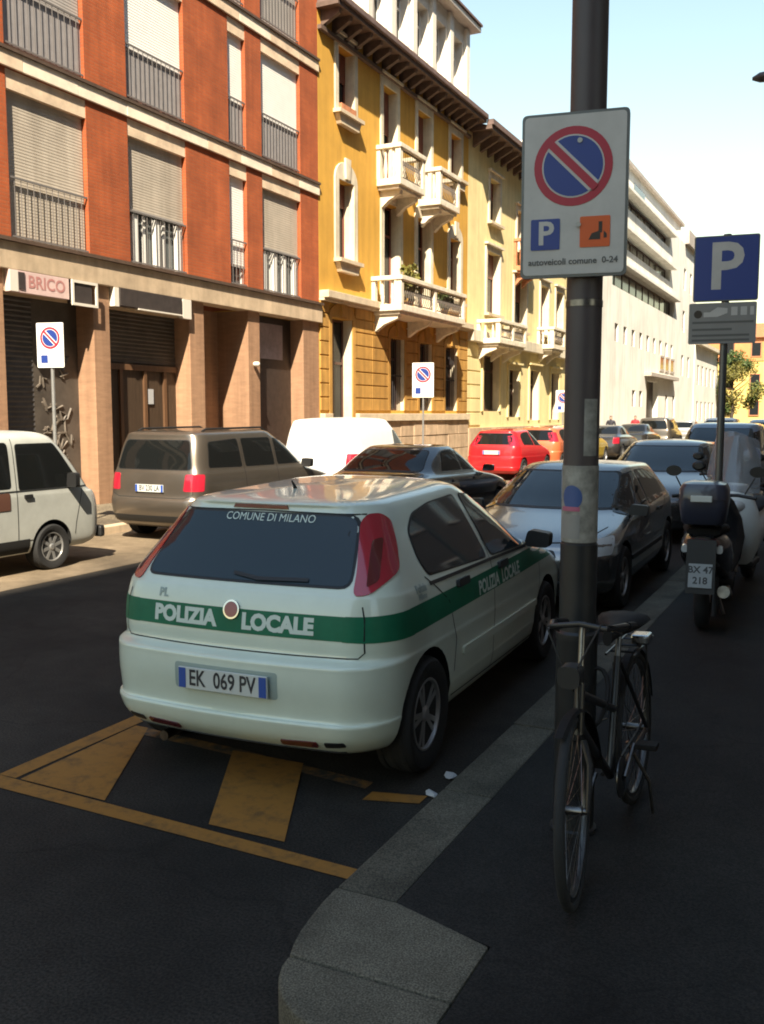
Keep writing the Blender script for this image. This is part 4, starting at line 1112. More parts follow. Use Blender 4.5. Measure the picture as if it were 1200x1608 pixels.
sk_.strip([(-.55, 1.372), (0, 1.381), (.55, 1.372)], .007, REAR).build('spoiler_shadow_line', 'gap', P, world=False)  # dark line along the spoiler edge, its shadow put in as colour

# ---- the other vehicles ----------------------------------------------------
V, b_, s_, _ = vehicle('parked_car', 'silver grey hatchback parked nose to nose with the police car behind the sign pole', 'car', (-2.72, 12.35, 0), PI, 'punto', 'paint_gun', W=1.0, S=.98, H=.91, group='cars parked along the near kerb', sub=4)
std_lights(V, s_, TYPES['punto'], 1.0, .91, rz_=(1.0, 1.3), fz=(.62, .76))
s_.poly(rounded([(-.38, .56), (.38, .56), (.34, .63), (-.34, .63)], .03), FRONT).build('grille', 'black_plastic', V, True, world=False)
s_.poly(rounded([(-.55, .24), (.55, .24), (.55, .33), (-.55, .33)], .03), FRONT).build('air_intake', 'black_plastic', V, True, world=False)
plate_at(V, s_, 4.0, .41, txt='CX 417 KM', sgn=1, y=3.962)
s_.strip([(-.70, .80), (-.55, .70), (0, .675), (.55, .70), (.70, .80)], .008, FRONT).build('bonnet_gap', 'gap', V, world=False)
for fr in (RIGHT, LEFT):
    for pts in ([(1.77, 1.25), (1.77, .30)], [(2.87, .88), (2.80, .30)], [(.72, .92), (1.0, .78), (1.05, .42)]): s_.strip(pts, .008, fr).build('door_gap', 'gap', V, world=False)
    s_.poly(rounded([(1.1, .44), (2.8, .43), (2.8, .48), (1.1, .49)], .015), fr, off=.012).build('side_moulding', 'black_plastic', V, True, world=False)
    for y_ in (1.15, 1.95): s_.poly(rounded([(y_, .80), (y_+.18, .80), (y_+.18, .835), (y_, .835)], .012), fr, off=.02).build('door_handle', 'black_plastic', V, True, world=False)
for sx in (-1, 1): MB().loft([[(sx*x_, 2.62+q, .92+z_) for x_, z_ in rounded([(.78, -.05), (.97, -.05), (.98, .05), (.80, .06)], .03, 3)] for q in (0, .04, .09)]).build('mirror', 'black_plastic', V, True, world=False)
V, b_, s_, _ = vehicle('parked_car', 'dark hatchback with pale reflecting bonnet, second car beyond the police car on the near kerb', 'car', (-2.62, 18.1, 0), PI, 'punto', 'paint_dark', W=1.03, S=1.04, H=.985, group='cars parked along the near kerb')
std_lights(V, s_, TYPES['punto'], 1.0, 1, rz_=(1.0, 1.3), fz=(.60, .72)); plate_at(V, s_, 4.2, .48, sgn=1, y=4.2)
V, b_, s_, _ = vehicle('parked_car', 'blue grey people carrier parked beyond the dark hatchback', 'car', (-2.45, 24.6, 0), PI, 'mpv', 'paint_blue', group='cars parked along the near kerb', S=.95)
std_lights(V, s_, TYPES['mpv'], 1, 1); plate_at(V, s_, 4.38, .5, sgn=1, y=4.39)
V, b_, s_, _ = vehicle('passing_car', 'black saloon in the middle of the road behind the police car roof', 'car', (-6.1, 11.6, 0), 0, 'sedan', 'paint_black', sub=4)
std_lights(V, s_, TYPES['sedan'], 1, 1); plate_at(V, s_, 0, .55, y=-.01)
for fr in (RIGHT, LEFT):
    for y_ in (1.5, 2.4): s_.poly(rounded([(y_, .88), (y_+.18, .88), (y_+.18, .915), (y_, .915)], .012), fr, off=.02).build('door_handle', 'paint_black', V, True, world=False)
for sx in (-1, 1): MB().loft([[(sx*x_, 2.95+q, 1.02+z_) for x_, z_ in rounded([(.80, -.05), (.98, -.05), (.99, .05), (.82, .06)], .03, 3)] for q in (0, .04, .09)]).build('mirror', 'paint_black', V, True, world=False)
V, b_, s_, _ = vehicle('people_carrier', 'bronze people carrier parked at the far kerb in the sun seen from behind', 'car', (-9.18, 10.9, 0), 0, 'mpv', 'paint_mpv', W=.97, H=.98, sub=4, group='vehicles parked along the far kerb')
std_lights(V, s_, TYPES['mpv'], .955, .955, rz_=(.80, 1.06))
plate_at(V, s_, 0, .80, txt='BV 230 LA', y=.055)
s_.strip([(-.72, 1.0), (-.74, .72), (-.6, .665), (.6, .665), (.74, .72), (.72, 1.0)], .009, REAR).build('hatch_gap', 'gap', V, world=False)
s_.poly([(-.76, .30), (.76, .30), (.78, .40), (-.78, .40)], REAR).build('bumper_lip', 'black_plastic', V, True, world=False)
for fr in (RIGHT, LEFT):
    for pts in ([(1.29, 1.45), (1.31, .4)], [(2.22, 1.45), (2.24, .35)], [(3.32, 1.0), (3.35, .38)]): s_.strip(pts, .009, fr).build('door_gap', 'gap', V, world=False)
for sx in (-1, 1):
    MB().loft([[(sx*x_, 3.05+q, 1.06+z_) for x_, z_ in rounded([(.80, -.07), (.99, -.07), (1.0, .07), (.82, .08)], .03, 3)] for q in (0, .05, .1)]).build('mirror', 'black_plastic', V, True, world=False)
    MB().tube([(sx*.60, .55, 1.63), (sx*.60, .65, 1.665), (sx*.60, 2.1, 1.675), (sx*.60, 2.25, 1.62)], .016, 6).build('roof_rail', 'black_plastic', V, True, world=False)
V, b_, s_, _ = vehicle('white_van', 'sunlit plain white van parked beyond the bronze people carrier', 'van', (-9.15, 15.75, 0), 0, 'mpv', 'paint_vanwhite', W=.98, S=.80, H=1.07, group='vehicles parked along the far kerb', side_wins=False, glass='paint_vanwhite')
s_.poly(rounded([(1.85, 1.22), (1.85, 1.58), (2.05, 1.53), (2.5, 1.2)], .04), RIGHT).build('side_window', 'glass_grey', V, True, world=False)
std_lights(V, s_, TYPES['mpv'], .98, 1.08, rz_=(.8, 1.05)); plate_at(V, s_, 0, .7, y=.03)
V, b_, s_, _ = vehicle('parked_car', 'bright red small car with white plate parked beyond the white van', 'car', (-9.0, 25.4, 0), 0, 'punto', 'paint_red', W=.95, S=.92, H=.98, group='vehicles parked along the far kerb')
std_lights(V, s_, TYPES['punto'], .95, .98, rz_=(1.0, 1.3)); plate_at(V, s_, 0, .80, y=.04)
V, b_, s_, _ = vehicle('parked_car', 'dull orange small car parked between the bright red car and the yellow car', 'car', (-9.0, 29.4, 0), 0, 'punto', 'paint_orange', W=.98, S=.98, group='vehicles parked along the far kerb')
std_lights(V, s_, TYPES['punto'], .98, 1, rz_=(1.0, 1.3)); plate_at(V, s_, 0, .56, y=-.01)
V, b_, s_, _ = vehicle('parked_car', 'dark saloon parked just beyond the yellow car', 'car', (-9.0, 38.1, 0), 0, 'sedan', 'paint_dark', group='vehicles parked along the far kerb', sub=2)
std_lights(V, s_, TYPES['sedan'], 1, 1); plate_at(V, s_, 0, .55, y=-.01)
V, b_, s_, _ = vehicle('parked_car', 'yellow car far down the street just right of the sign pole', 'car', (-9.1, 33.5, 0), 0, 'punto', 'paint_yellow', group='vehicles parked along the far kerb', sub=2, S=.95)
std_lights(V, s_, TYPES['punto'], 1, 1, rz_=(1.0, 1.3)); plate_at(V, s_, 0, .56, y=-.01)
for k, (nm, lab, X_, Y_, ty, pa, rz) in enumerate((
    ('parked_car', 'far black saloon parked before the gate of the white building', -9.1, 44.5, 'sedan', 'paint_black', 0), ('parked_car', 'far brown people carrier parked before the white building', -9.1, 51, 'mpv', 'paint_mpv', 0),
    ('parked_car', 'far silver hatchback parked beyond the brown people carrier', -9.1, 61, 'punto', 'paint_silver', 0), ('parked_car', 'far black hatchback parked beyond the blue grey people carrier', -2.5, 32.5, 'punto', 'paint_black', PI),
    ('parked_car', 'far silver people carrier last along the near kerb', -2.5, 40, 'mpv', 'paint_silver', PI), ('far_van', 'far white van on the road beneath the parking sign', -5.6, 52, 'mpv', 'paint_vanwhite', PI))):
    V, b_, s_, _ = vehicle(nm, lab, 'car' if nm != 'far_van' else 'van', (X_, Y_, 0), rz, ty, pa, sub=2, group='cars parked along the near kerb' if rz and nm == 'parked_car' else 'vehicles parked along the far kerb' if nm == 'parked_car' else None)
# small white van at the far left
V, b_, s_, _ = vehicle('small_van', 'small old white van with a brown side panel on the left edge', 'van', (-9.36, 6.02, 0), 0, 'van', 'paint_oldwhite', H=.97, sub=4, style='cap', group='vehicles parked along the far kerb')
s_.poly(rounded([(.25, 1.03), (.25, 1.56), (1.85, 1.56), (1.85, 1.03)], .05), RIGHT).build('side_window', 'car_glass', V, True, world=False)
s_.poly(rounded([(.3, .78), (1.82, .78), (1.82, .98), (.3, .98)], .02), RIGHT, off=.006).build('side_panel', 'window_brown', V, True, world=False)
s_.poly([(.2, .26), (2.1, .26), (2.1, .42), (.2, .42)], RIGHT, off=.004).build('lower_panel', 'underbody', V, True, world=False)
for pts in ([(1.92, 1.6), (1.93, .35)], [(2.98, .98), (2.86, .55), (2.84, .4)], [(1.92, .40), (2.15, .40)]): s_.strip(pts, .010, RIGHT).build('door_gap', 'gap', V, world=False)
s_.poly(rounded([(2.03, .90), (2.15, .90), (2.15, .945), (2.03, .945)], .01), RIGHT, off=.02).build('door_handle', 'black_plastic', V, True, world=False)
s_.strip([(.1, 1.0), (3.1, .99)], .014, RIGHT, off=.005).build('side_crease', 'gap', V, world=False)
MB().prism(rounded([(-.74, 3.30), (.74, 3.30), (.72, 3.405), (.4, 3.44), (-.4, 3.44), (-.72, 3.405)], .06), 'z', .30, .45).build('bumper', 'black_plastic', V, bevel=.03, world=False)
for sx in (-1, 1):
    s_.poly(circle(.085, 20, sx*.55, .70), FRONT, off=.01).build('headlight', 'lens_clear', V, True, world=False)
    MB().loft([[(sx*x_, 2.72+q, 1.08+z_) for x_, z_ in rounded([(.74, -.09), (.90, -.09), (.90, .09), (.76, .09)], .03, 3)] for q in (0, .04, .07)]).build('mirror', 'black_plastic', V, True, world=False)
# ------------------------------------------------------------------ bicycle, scooters
def cyc_wheel(name, r, tr, m_t, m_r, par, loc, spokes=28, hubr=.018, rot=(0,0,0)):
    n = 44
    ty = MB().lathe([(r-tr+tr*math.cos(2*PI*k/10), tr*math.sin(2*PI*k/10)) for k in range(10)], n, 'x', closed=True).mesh('wheel', m_t, True)
    o = link(name, ty, par, loc, rot)
    ri = r-2*tr
    MB().lathe([(ri+.004, -.011), (ri+.004, .011), (ri-.014, .011), (ri-.018, 0), (ri-.014, -.011)], n, 'x', closed=True).build('rim', m_r, o, True, world=False)
    sp = MB()
    for k in range(spokes):
        a = 2*PI*k/spokes; s = 1 if k % 2 else -1; b = a+.28*(1 if k % 4 < 2 else -1)
        sp.tube([(s*.028, hubr*math.cos(b), hubr*math.sin(b)), (0, (ri-.012)*math.cos(a), (ri-.012)*math.sin(a))], .0013, 3, cap=False)
    sp.build('spoke', 'steel', o, world=False)
    MB().lathe([(.012, -.05), (.012, -.035), (hubr, -.03), (hubr*.8, 0), (hubr, .03), (.012, .035), (.012, .05)], 12, 'x').build('hub', 'steel', o, True, world=False)
    return o
# local frame: front wheel at y=0, rear wheel at y=1.03; the front faces -y
BK = thing('bicycle', 'black city bicycle leaning against the sign pole with its front wheel nearest', 'bicycle', (-.805, 3.25, .12), R(-.5))
BK.rotation_euler = (0, R(-2.5), R(-.5))
WR = .345
cyc_wheel('front_wheel', WR, .019, 'tyre', 'bike_rim', BK, (0, 0, WR), rot=(0, 0, R(7)))
cyc_wheel('rear_wheel', WR, .019, 'tyre', 'bike_rim', BK, (0, 1.03, WR))
hd0, hd1 = Vector((0, .085, .60)), Vector((0, .13, .78)); bb = Vector((0, .56, .28)); st = Vector((0, .74, .74)); ax = Vector((0, 1.03, WR))
f = MB(); f.tube([hd0, hd1], .021, 10); f.tube([hd0+Vector((0, .01, .03)), bb], .018, 10); f.tube([hd1+Vector((0, 0, -.04)), bb+(st-bb)*.55], .016, 10); f.tube([bb, st], .016, 10)
for sx in (-1, 1):
    f.tube([bb+Vector((sx*.03, 0, 0)), ax+Vector((sx*.06, 0, 0))], .010, 8); f.tube([st+Vector((sx*.015, 0, -.03)), ax+Vector((sx*.06, 0, 0))], .009, 8)
f.build('frame', 'bike_black', BK, True, world=False)
fk = MB()
for sx in (-1, 1): fk.tube([hd0+Vector((sx*.02, 0, -.02)), (sx*.05, .055, .50), (sx*.052, .02, .40), (sx*.052, 0, WR)], [.013, .012, .010, .009], 8)
fk.build('fork', 'bike_black', BK, True, world=False)
MB().tube([hd1, hd1+Vector((0, .055, .22))], .013, 10).build('stem', 'steel', BK, True, world=False)
hb = hd1+Vector((0, .03, .22))
q = MB().tube([(-.135, .42, .945), (-.14, .27, .975), (-.10, .12, .99), (0, .14, 1.0), (.10, .12, .99), (.14, .27, .975), (.135, .42, .945)], .0115, 8).build('handlebar', 'bike_black', BK, True, world=False)
for sx in (-1, 1):
    MB().tube([(sx*.1385, .30, .967), (sx*.135, .43, .943)], .017, 8).build('grip', 'saddle', q, True, world=False)
    MB().tube([(sx*.112, .17, .975), (sx*.12, .28, .94)], .006, 6).build('brake_lever', 'steel', q, True, world=False)
MB().tube([st, st+Vector((0, .045, .12))], .0125, 10).build('seat_post', 'steel', BK, True, world=False)
sd = MB()
sec = []
for y_, w_, z_ in ((.56, .02, .875), (.62, .03, .885), (.70, .05, .885), (.80, .095, .89), (.88, .115, .90), (.92, .10, .89)):
    sec.append([(w_*math.cos(2*PI*k/12), y_, z_-.02+.032*math.sin(2*PI*k/12)) for k in range(12)])
sd.loft(sec).build('saddle', 'saddle', BK, True, world=False)
for cy, a0, a1, nm in ((0, 62, 175, 'front_mudguard'), (1.03, 8, 140, 'rear_mudguard')):
    rg_ = []; mg = MB()
    for k in range(20):
        a = R(a0+(a1-a0)*k/19); r_ = WR+.020; c, s_n = math.cos(a), math.sin(a)
        rg_.append([(x_, cy-c*(r_-d_) if cy == 0 else cy+c*(r_-d_), WR+s_n*(r_-d_)) for x_, d_ in ((-.022, .012), (-.014, .002), (.014, .002), (.022, .012))])
    for a_, b_ in zip(rg_, rg_[1:]):
        for q in range(3): mg.quad(a_[q], a_[q+1], b_[q+1], b_[q])
    mg.build(nm, 'saddle', BK, True, world=False)
rkk = MB()
for sx in (-1, 1):
    rkk.tube([(sx*.06, .78, .735), (sx*.06, 1.20, .735)], .006, 6); rkk.tube([(sx*.06, 1.05, .735), (sx*.065, 1.03, WR)], .005, 6)
for y_ in (.85, .98, 1.11, 1.2): rkk.tube([(-.06, y_, .735), (.06, y_, .735)], .005, 6)
rkk.build('rear_rack', 'bike_black', BK, True, world=False)
MB().box(.02, .10, .90, 1.0, .755, .80).build('light', 'chrome', BK, bevel=.012, world=False)
cg = MB().lathe([(.085, .045), (.085, .050), (.07, .052), (.02, .055), (.02, .045)], 28, 'x', tuple(bb)); cg.build('chainring', 'steel', BK, True, world=False)
ch = MB(); ch.tube([(.048, .56, .365), (.048, 1.03, WR+.035)], .006, 5); ch.tube([(.048, .56, .195), (.048, 1.03, WR-.035)], .006, 5); ch.build('chain', 'bike_black', BK, world=False)
for sx, a in ((1, .6), (-1, .6+PI)):
    e = bb+Vector((sx*.07, math.cos(a)*.17, math.sin(a)*.17))
    c_ = MB().tube([bb+Vector((sx*.06, 0, 0)), e], .010, 8).build('crank', 'steel', BK, True, world=False)
    MB().box(e.x+sx*.01, e.x+sx*.10, e.y-.035, e.y+.035, e.z-.012, e.z+.012).build('pedal', 'saddle', c_, bevel=.005, world=False)
MB().tube([(.02, .80, .35), (.10, .86, .16), (.11, .88, .01)], .008, 6).build('kickstand', 'steel', BK, True, world=False)
MB().tube([(.14, .28, .965), (.10, .06, 1.02), (.03, .0, .88), (.01, .06, .62)], .0035, 5).build('brake_cable', 'black_plastic', BK, True, world=False)
MB().tube([(-.14, .28, .965), (-.10, .06, 1.0), (-.03, .05, .82), (-.02, .35, .56), (-.02, .62, .50), (-.02, .80, .66)], .0035, 5).build('brake_cable', 'black_plastic', BK, True, world=False)
MB().loft([[(x_, -.03+q, .84+z_) for x_, z_ in rounded([(-.04, -.04), (.04, -.04), (.04, .04), (-.04, .04)], .03, 3)] for q in (0, .03, .07)]).build('headlamp', 'black_plastic', BK, True, world=False)
lk_ = MB().tube([(-.05+.06*math.cos(2*PI*k/16), .50+.10*math.sin(2*PI*k/16), .62+.10*math.sin(2*PI*k/16)) for k in range(16)], .010, 6, closed=True).build('lock_cable', 'saddle', BK, True, world=False)

def sec_ring(y, w_, z0, z1, n=16, p=.75):
    out = []
    for k in range(n):
        a = 2*PI*k/n; c, s = math.cos(a), math.sin(a)
        out.append((w_*math.copysign(abs(c)**p, c), y, (z0+z1)/2+(z1-z0)/2*math.copysign(abs(s)**p, s)))
    return out
def scooter(name, label, loc, rz, paint, topbox=True, screen=True, group='scooters parked on the pavement'):
    """local: rear wheel at y=.30, front wheel at y=1.65, front faces +y"""
    t = thing(name, label, 'scooter', loc, rz, group)
    r = .26
    for nm, y_ in (('rear_wheel', .30), ('front_wheel', 1.65)):
        o = MB().lathe([(r-.06+.062*math.cos(2*PI*k/12), .060*math.sin(2*PI*k/12)) for k in range(12)], 32, 'x', closed=True).mesh('wheel', 'tyre', True)
        wv = link(nm, o, t, (0, y_, r))
        MB().lathe([(r-.115, -.04), (r-.115, .04), (r-.14, .035), (.05, .02), (.04, .06), (.04, -.06), (.05, -.02), (r-.14, -.035)], 24, 'x', closed=True).build('rim', 'rim', wv, True, world=False)
    MB().loft([sec_ring(.02, .09, .66, .80), sec_ring(.10, .15, .58, .82), sec_ring(.35, .20, .50, .82), sec_ring(.70, .21, .38, .78), sec_ring(.95, .19, .30, .66), sec_ring(1.05, .17, .28, .5)]).build('tail_body', paint, t, True, world=False)
    MB().loft([sec_ring(.08, .13, .80, .86), sec_ring(.22, .17, .80, .90), sec_ring(.50, .18, .79, .87), sec_ring(.60, .18, .76, .84), sec_ring(.9, .15, .74, .80), sec_ring(1.02, .10, .70, .76)]).build('seat', 'saddle', t, True, world=False)
    MB().box(-.20, .20, .9, 1.34, .27, .33).build('floorboard', 'black_plastic', t, bevel=.02, world=False)
    sh = []
    for z_, w_, y_, d in ((.30, .17, 1.30, .08), (.45, .24, 1.36, .10), (.65, .27, 1.38, .14), (.82, .24, 1.36, .17), (.98, .17, 1.30, .16), (1.06, .10, 1.26, .10)):
        sh.append([(w_*math.cos(2*PI*k/16), y_+(d if math.sin(2*PI*k/16) > 0 else .05)*math.sin(2*PI*k/16), z_) for k in range(16)])
    MB().loft(sh).build('front_shield', paint, t, True, world=False)
    MB().loft([[(x_*.8, y_+d, z_) for x_, z_ in ((-.065, .0), (.065, 0), (.065, .02), (-.065, .02))] for y_, d, z_ in ()] or [[(-.07, 1.35, .42), (.07, 1.35, .42), (.07, 1.36, .45), (-.07, 1.36, .45)], [(-.08, 1.5, .54), (.08, 1.5, .54), (.06, 1.5, .58), (-.06, 1.5, .58)], [(-.08, 1.75, .53), (.08, 1.75, .53), (.06, 1.75, .57), (-.06, 1.75, .57)], [(-.07, 1.93, .38), (.07, 1.93, .38), (.06, 1.96, .41), (-.06, 1.96, .41)]]).build('front_mudguard', paint, t, True, world=False)
    fk = MB()
    for sx in (-1, 1): fk.tube([(sx*.09, 1.42, .75), (sx*.09, 1.65, r)], .02, 8)
    fk.build('fork', 'steel', t, True, world=False)
    hbar = MB().tube([(-.36, 1.16, 1.02), (-.2, 1.22, 1.04), (0, 1.28, 1.03), (.2, 1.22, 1.04), (.36, 1.16, 1.02)], .016, 8).build('handlebar', 'black_plastic', t, True, world=False)
    for sx in (-1, 1):
        m = MB().tube([(sx*.26, 1.22, 1.05), (sx*.34, 1.24, 1.20)], .007, 6); m.loft([[(sx*.36+.07*math.cos(a)*q, 1.24+j, 1.25+.05*math.sin(a)*q) for a in [2*PI*k/12 for k in range(12)]] for j, q in ((0, 1), (.02, .95), (.04, .6))])
        m.build('mirror', 'black_plastic', t, True, world=False)
    MB().loft([sec_ring(1.47, .13, .80, .94), sec_ring(1.52, .10, .82, .92), sec_ring(1.54, .05, .85, .89)]).build('headlight', 'lens_clear', t, True, world=False)
    MB().loft([sec_ring(-.01, .07, .70, .77), sec_ring(.03, .12, .68, .79), sec_ring(.08, .13, .66, .80)]).build('tail_light', 'lens_red_dark', t, True, world=False)
    for sx in (-1, 1): MB().loft([sec_ring(-.005+.0, .028, -.03, .03, 10), sec_ring(.05, .03, -.035, .035, 10)]).xf(Matrix.Translation((sx*.13, 0, .70))).build('indicator', 'lens_clear', t, True, world=False)
    MB().tube([(.16, .75, .26), (.17, .35, .30), (.17, .05, .36)], [.035, .055, .05], 12).build('exhaust', 'steel', t, True, world=False)
    MB().prism([(-.04, .78), (.0, .78), (-.08, .36), (-.11, .36)], 'x', -.11, .11).build('rear_mudguard', 'black_plastic', t, world=False)
    p = MB().box(-.09, .09, -.008, .008, -.095, .095).mesh('number_plate', 'plate_dull', bevel=.004)
    pp = link('number_plate', p, t, (0, -.085, .50), (R(-12), 0, 0))
    for k, tx in enumerate(('BX 47', '218')):
        vs, fs = text2d(tx, .075, 'CENTER', .002)
        MB().add([(x_, -.0095, y_+.045-.085*k) for x_, y_ in vs], fs).build('lettering', 'plate_text', pp, world=False)
    MB().tube([(.05, .9, .28), (.14, .86, .02)], .014, 6).build('stand', 'steel', t, world=False)
    if topbox:
        rk = MB()
        for sx in (-1, 1): rk.tube([(sx*.1, .45, .84), (sx*.1, .0, .90)], .012, 6)
        rk.build('rack', 'black_plastic', t, world=False)
        tb = MB().loft([[(x_*q, y_*q+.10, z_) for x_, y_ in rounded([(-.185, -.18), (.185, -.18), (.185, .18), (-.185, .18)], .09, 4)] for z_, q in ((.90, .80), (.92, .90), (1.06, 1.0), (1.10, 1.0))]).build('topbox', 'topbox_dark', t, True, world=False)
        MB().loft([[(x_*q, y_*q+.10, z_) for x_, y_ in rounded([(-.185, -.18), (.185, -.18), (.185, .18), (-.185, .18)], .09, 4)] for z_, q in ((1.102, 1.015), (1.18, 1.0), (1.22, .88), (1.235, .6))]).build('lid', 'topbox_dark', tb, True, world=False)
        MB().box(-.09, .07, -.108, -.094, 1.085, 1.135).build('reflector', 'plate_white', tb, bevel=.006, world=False)
    if screen:
        vs = []; fs = []
        for j in range(9):
            z_ = 1.0+.56*j/8; wv_ = .23*(1-.25*(j/8)**2)
            for k in range(11):
                q = -1+2*k/10; vs.append((q*wv_, 1.42-.22*j/8-.10*q*q, z_+(.0 if j < 8 else -.05*q*q)))
        for j in range(8):
            for k in range(10): fs.append((j*11+k, j*11+k+1, (j+1)*11+k+1, (j+1)*11+k))
        mb = MB().add(vs, fs); n0 = len(vs)
        mb.add([(x_, y_-.005, z_) for x_, y_, z_ in vs], [tuple(reversed(q)) for q in fs])
        mb.build('windscreen', 'windscreen_plastic', t, True, world=False)
    return t
scooter('scooter', 'black scooter with top box and pale number plate standing behind the bicycle', (-.98, 7.78, .12), R(3), 'scooter_black', True, False)
scooter('scooter', 'white scooter with tall windscreen facing out on the right edge of the pavement', (-.86, 11.15, .12), R(176), 'scooter_white', False, True)
scooter('scooter', 'dark scooter with tall windscreen half hidden behind the white scooter', (-1.05, 13.4, .12), R(170), 'scooter_black', False, True)

# ------------------------------------------------------------------ street furniture
def flat(pts, fs, y, o, m, name, par, x0=0, z0=0):
    return MB().add([(x0+a, y, z0+b) for a, b in pts], fs).build(name, m, par, world=False)
def disc(par, name, m, r, cx, cz, y, n=40):
    c = circle(r, n, cx, cz); return MB().prism(c, 'y', y, y+.001).build(name, m, par, world=False)
def plate_mesh(w_, h, th=.004, rim=True):
    pass
def noparking_face(o, w_, y, cx, cz, r, white):
    """red ring, blue field, red diagonal with pale edges; y = front plane (towards -y)"""
    e = .0012
    disc(o, 'red_ring', 'sign_red', r, cx, cz, y-e)
    disc(o, 'pale_ring', white, r*.795, cx, cz, y-2*e)
    disc(o, 'blue_field', 'sign_blue', r*.755, cx, cz, y-3*e)
    def bar(wd, L):
        d = Vector((.707, -.707)); n = Vector((.707, .707))*wd/2; d = d*L/2
        return [(cx+p.x, cz+p.y) for p in (-d-n, d-n, d+n, -d+n)]
    MB().prism(bar(r*.34, r*1.52), 'y', y-4*e, y-3*e-.0002).build('pale_bar', white, o, world=False)
    MB().prism(bar(r*.20, r*1.64), 'y', y-5*e, y-4*e-.0002).build('red_bar', 'sign_red', o, world=False)
def letter(o, t, size, cx, cz, y, m, bold=.0):
    vs, fs = text2d(t, size, 'CENTER', bold)
    MB().add([(cx+a, y, cz+b) for a, b in vs], fs).build('lettering', m, o, world=False)
# the big pole
PX, PYY = -.975, 3.86
PL = thing('sign_pole', 'thick dark metal street pole with peeling stickers and black base', 'pole', (PX, PYY, .12))
MB().lathe([(.072, .90), (.072, 2.2), (.068, 7.5)], 28).build('shaft', 'pole_paint', PL, True, world=False)
MB().lathe([(.098, 0), (.098, .015), (.086, .022), (.085, .82), (.088, .83), (.088, .86), (.076, .87), (.0765, 1.235), (.073, 1.238), (.073, 1.242)], 28).build('base_sleeve', 'pole_black', PL, True, world=False)
def wrap(name, m, r, a0, a1, z0, z1, par=PL, n=10):
    mb = MB(); vs = []; 
    for k in range(n+1):
        a = R(a0+(a1-a0)*k/n)
        for z_ in (z0, z1): vs.append((r*math.cos(a), r*math.sin(a), z_))
    return mb.add(vs, [(2*k, 2*k+2, 2*k+3, 2*k+1) for k in range(n)]).build(name, m, par, True, world=False)
# facing direction of the viewer is about -90+14 degrees
w1 = wrap('poster', 'poster_grey', .0745, -185, 20, 1.245, 1.56)
dm = MB(); dv = [(R(-103)+.60*q_/5*math.cos(R(t_)), 1.43+.050*q_/5*math.sin(R(t_))) for q_ in range(1, 6) for t_ in range(0, 360, 12)]
dm.add([(.0757*math.cos(a_), .0757*math.sin(a_), z_) for a_, z_ in dv], [(q_*30+k, q_*30+(k+1) % 30, (q_+1)*30+(k+1) % 30, (q_+1)*30+k) for q_ in range(4) for k in range(30)] + [tuple(range(30))]).build('sticker', 'poster_blue', w1, True, world=False)
wrap('sticker', 'poster_pink', .0759, -142, -76, 1.374, 1.392, w1)
wrap('sticker', 'sign_grey', .0755, -140, -75, 1.26, 1.36, w1)
wrap('sticker', 'poster_grey', .0735, -68, -20, 1.60, 1.83)
wrap('sticker', 'paper_white', .0752, -165, -150, 1.42, 1.54, w1)
wrap('band', 'steel', .0765, -180, 180, 2.60, 2.625, n=24)
wrap('band', 'steel', .0745, -180, 180, 2.20, 2.225, n=24)
# no-parking plate on the pole
NP = thing('no_parking_sign', 'large no parking sign with blue and orange squares on the thick pole', 'sign', (-1.0, 3.76, 2.43), R(9))
MB().prism(rounded([(-.207, 0), (.207, 0), (.207, .632), (-.207, .632)], .022), 'y', 0, .02).build('rim', 'sign_rim', NP, world=False)
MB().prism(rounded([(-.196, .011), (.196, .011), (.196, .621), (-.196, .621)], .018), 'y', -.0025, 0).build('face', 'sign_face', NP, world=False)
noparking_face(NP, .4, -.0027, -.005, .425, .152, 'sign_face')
bs = MB().prism(rounded([(-.166, .108), (-.052, .108), (-.052, .228), (-.166, .228)], .006), 'y', -.005, -.0026).build('blue_square', 'sign_blue', NP, world=False)
letter(bs, 'P', .125, -.108, .168, -.0055, 'sign_face', .003)
os_ = MB().prism(rounded([(.026, .112), (.142, .112), (.142, .230), (.026, .230)], .006), 'y', -.005, -.0026).build('orange_square', 'sign_orange', NP, world=False)
MB().prism([(.060, .140), (.105, .140), (.105, .165), (.112, .165), (.112, .208), (.098, .208), (.098, .172), (.072, .164)], 'y', -.006, -.0052).build('tow_symbol', 'sign_black', os_, world=False)
MB().prism([(.118, .145), (.130, .145), (.130, .160), (.118, .172)], 'y', -.006, -.0052).build('tow_symbol', 'sign_black', os_, world=False)
letter(NP, 'autoveicoli comune  0-24', .034, 0, .060, -.0045, 'sign_text', .0008)
for bz in (.20, .52): MB().lathe([(.010, 0), (.010, .003), (.006, .006)], 10, 'y', (.02, -.011, bz)).build('bolt', 'galvanised', NP, True, world=False)
for sz in (.18, .50): MB().box(-.09, .11, .021, .05, sz, sz+.03).build('bracket', 'sign_rim', NP, world=False)
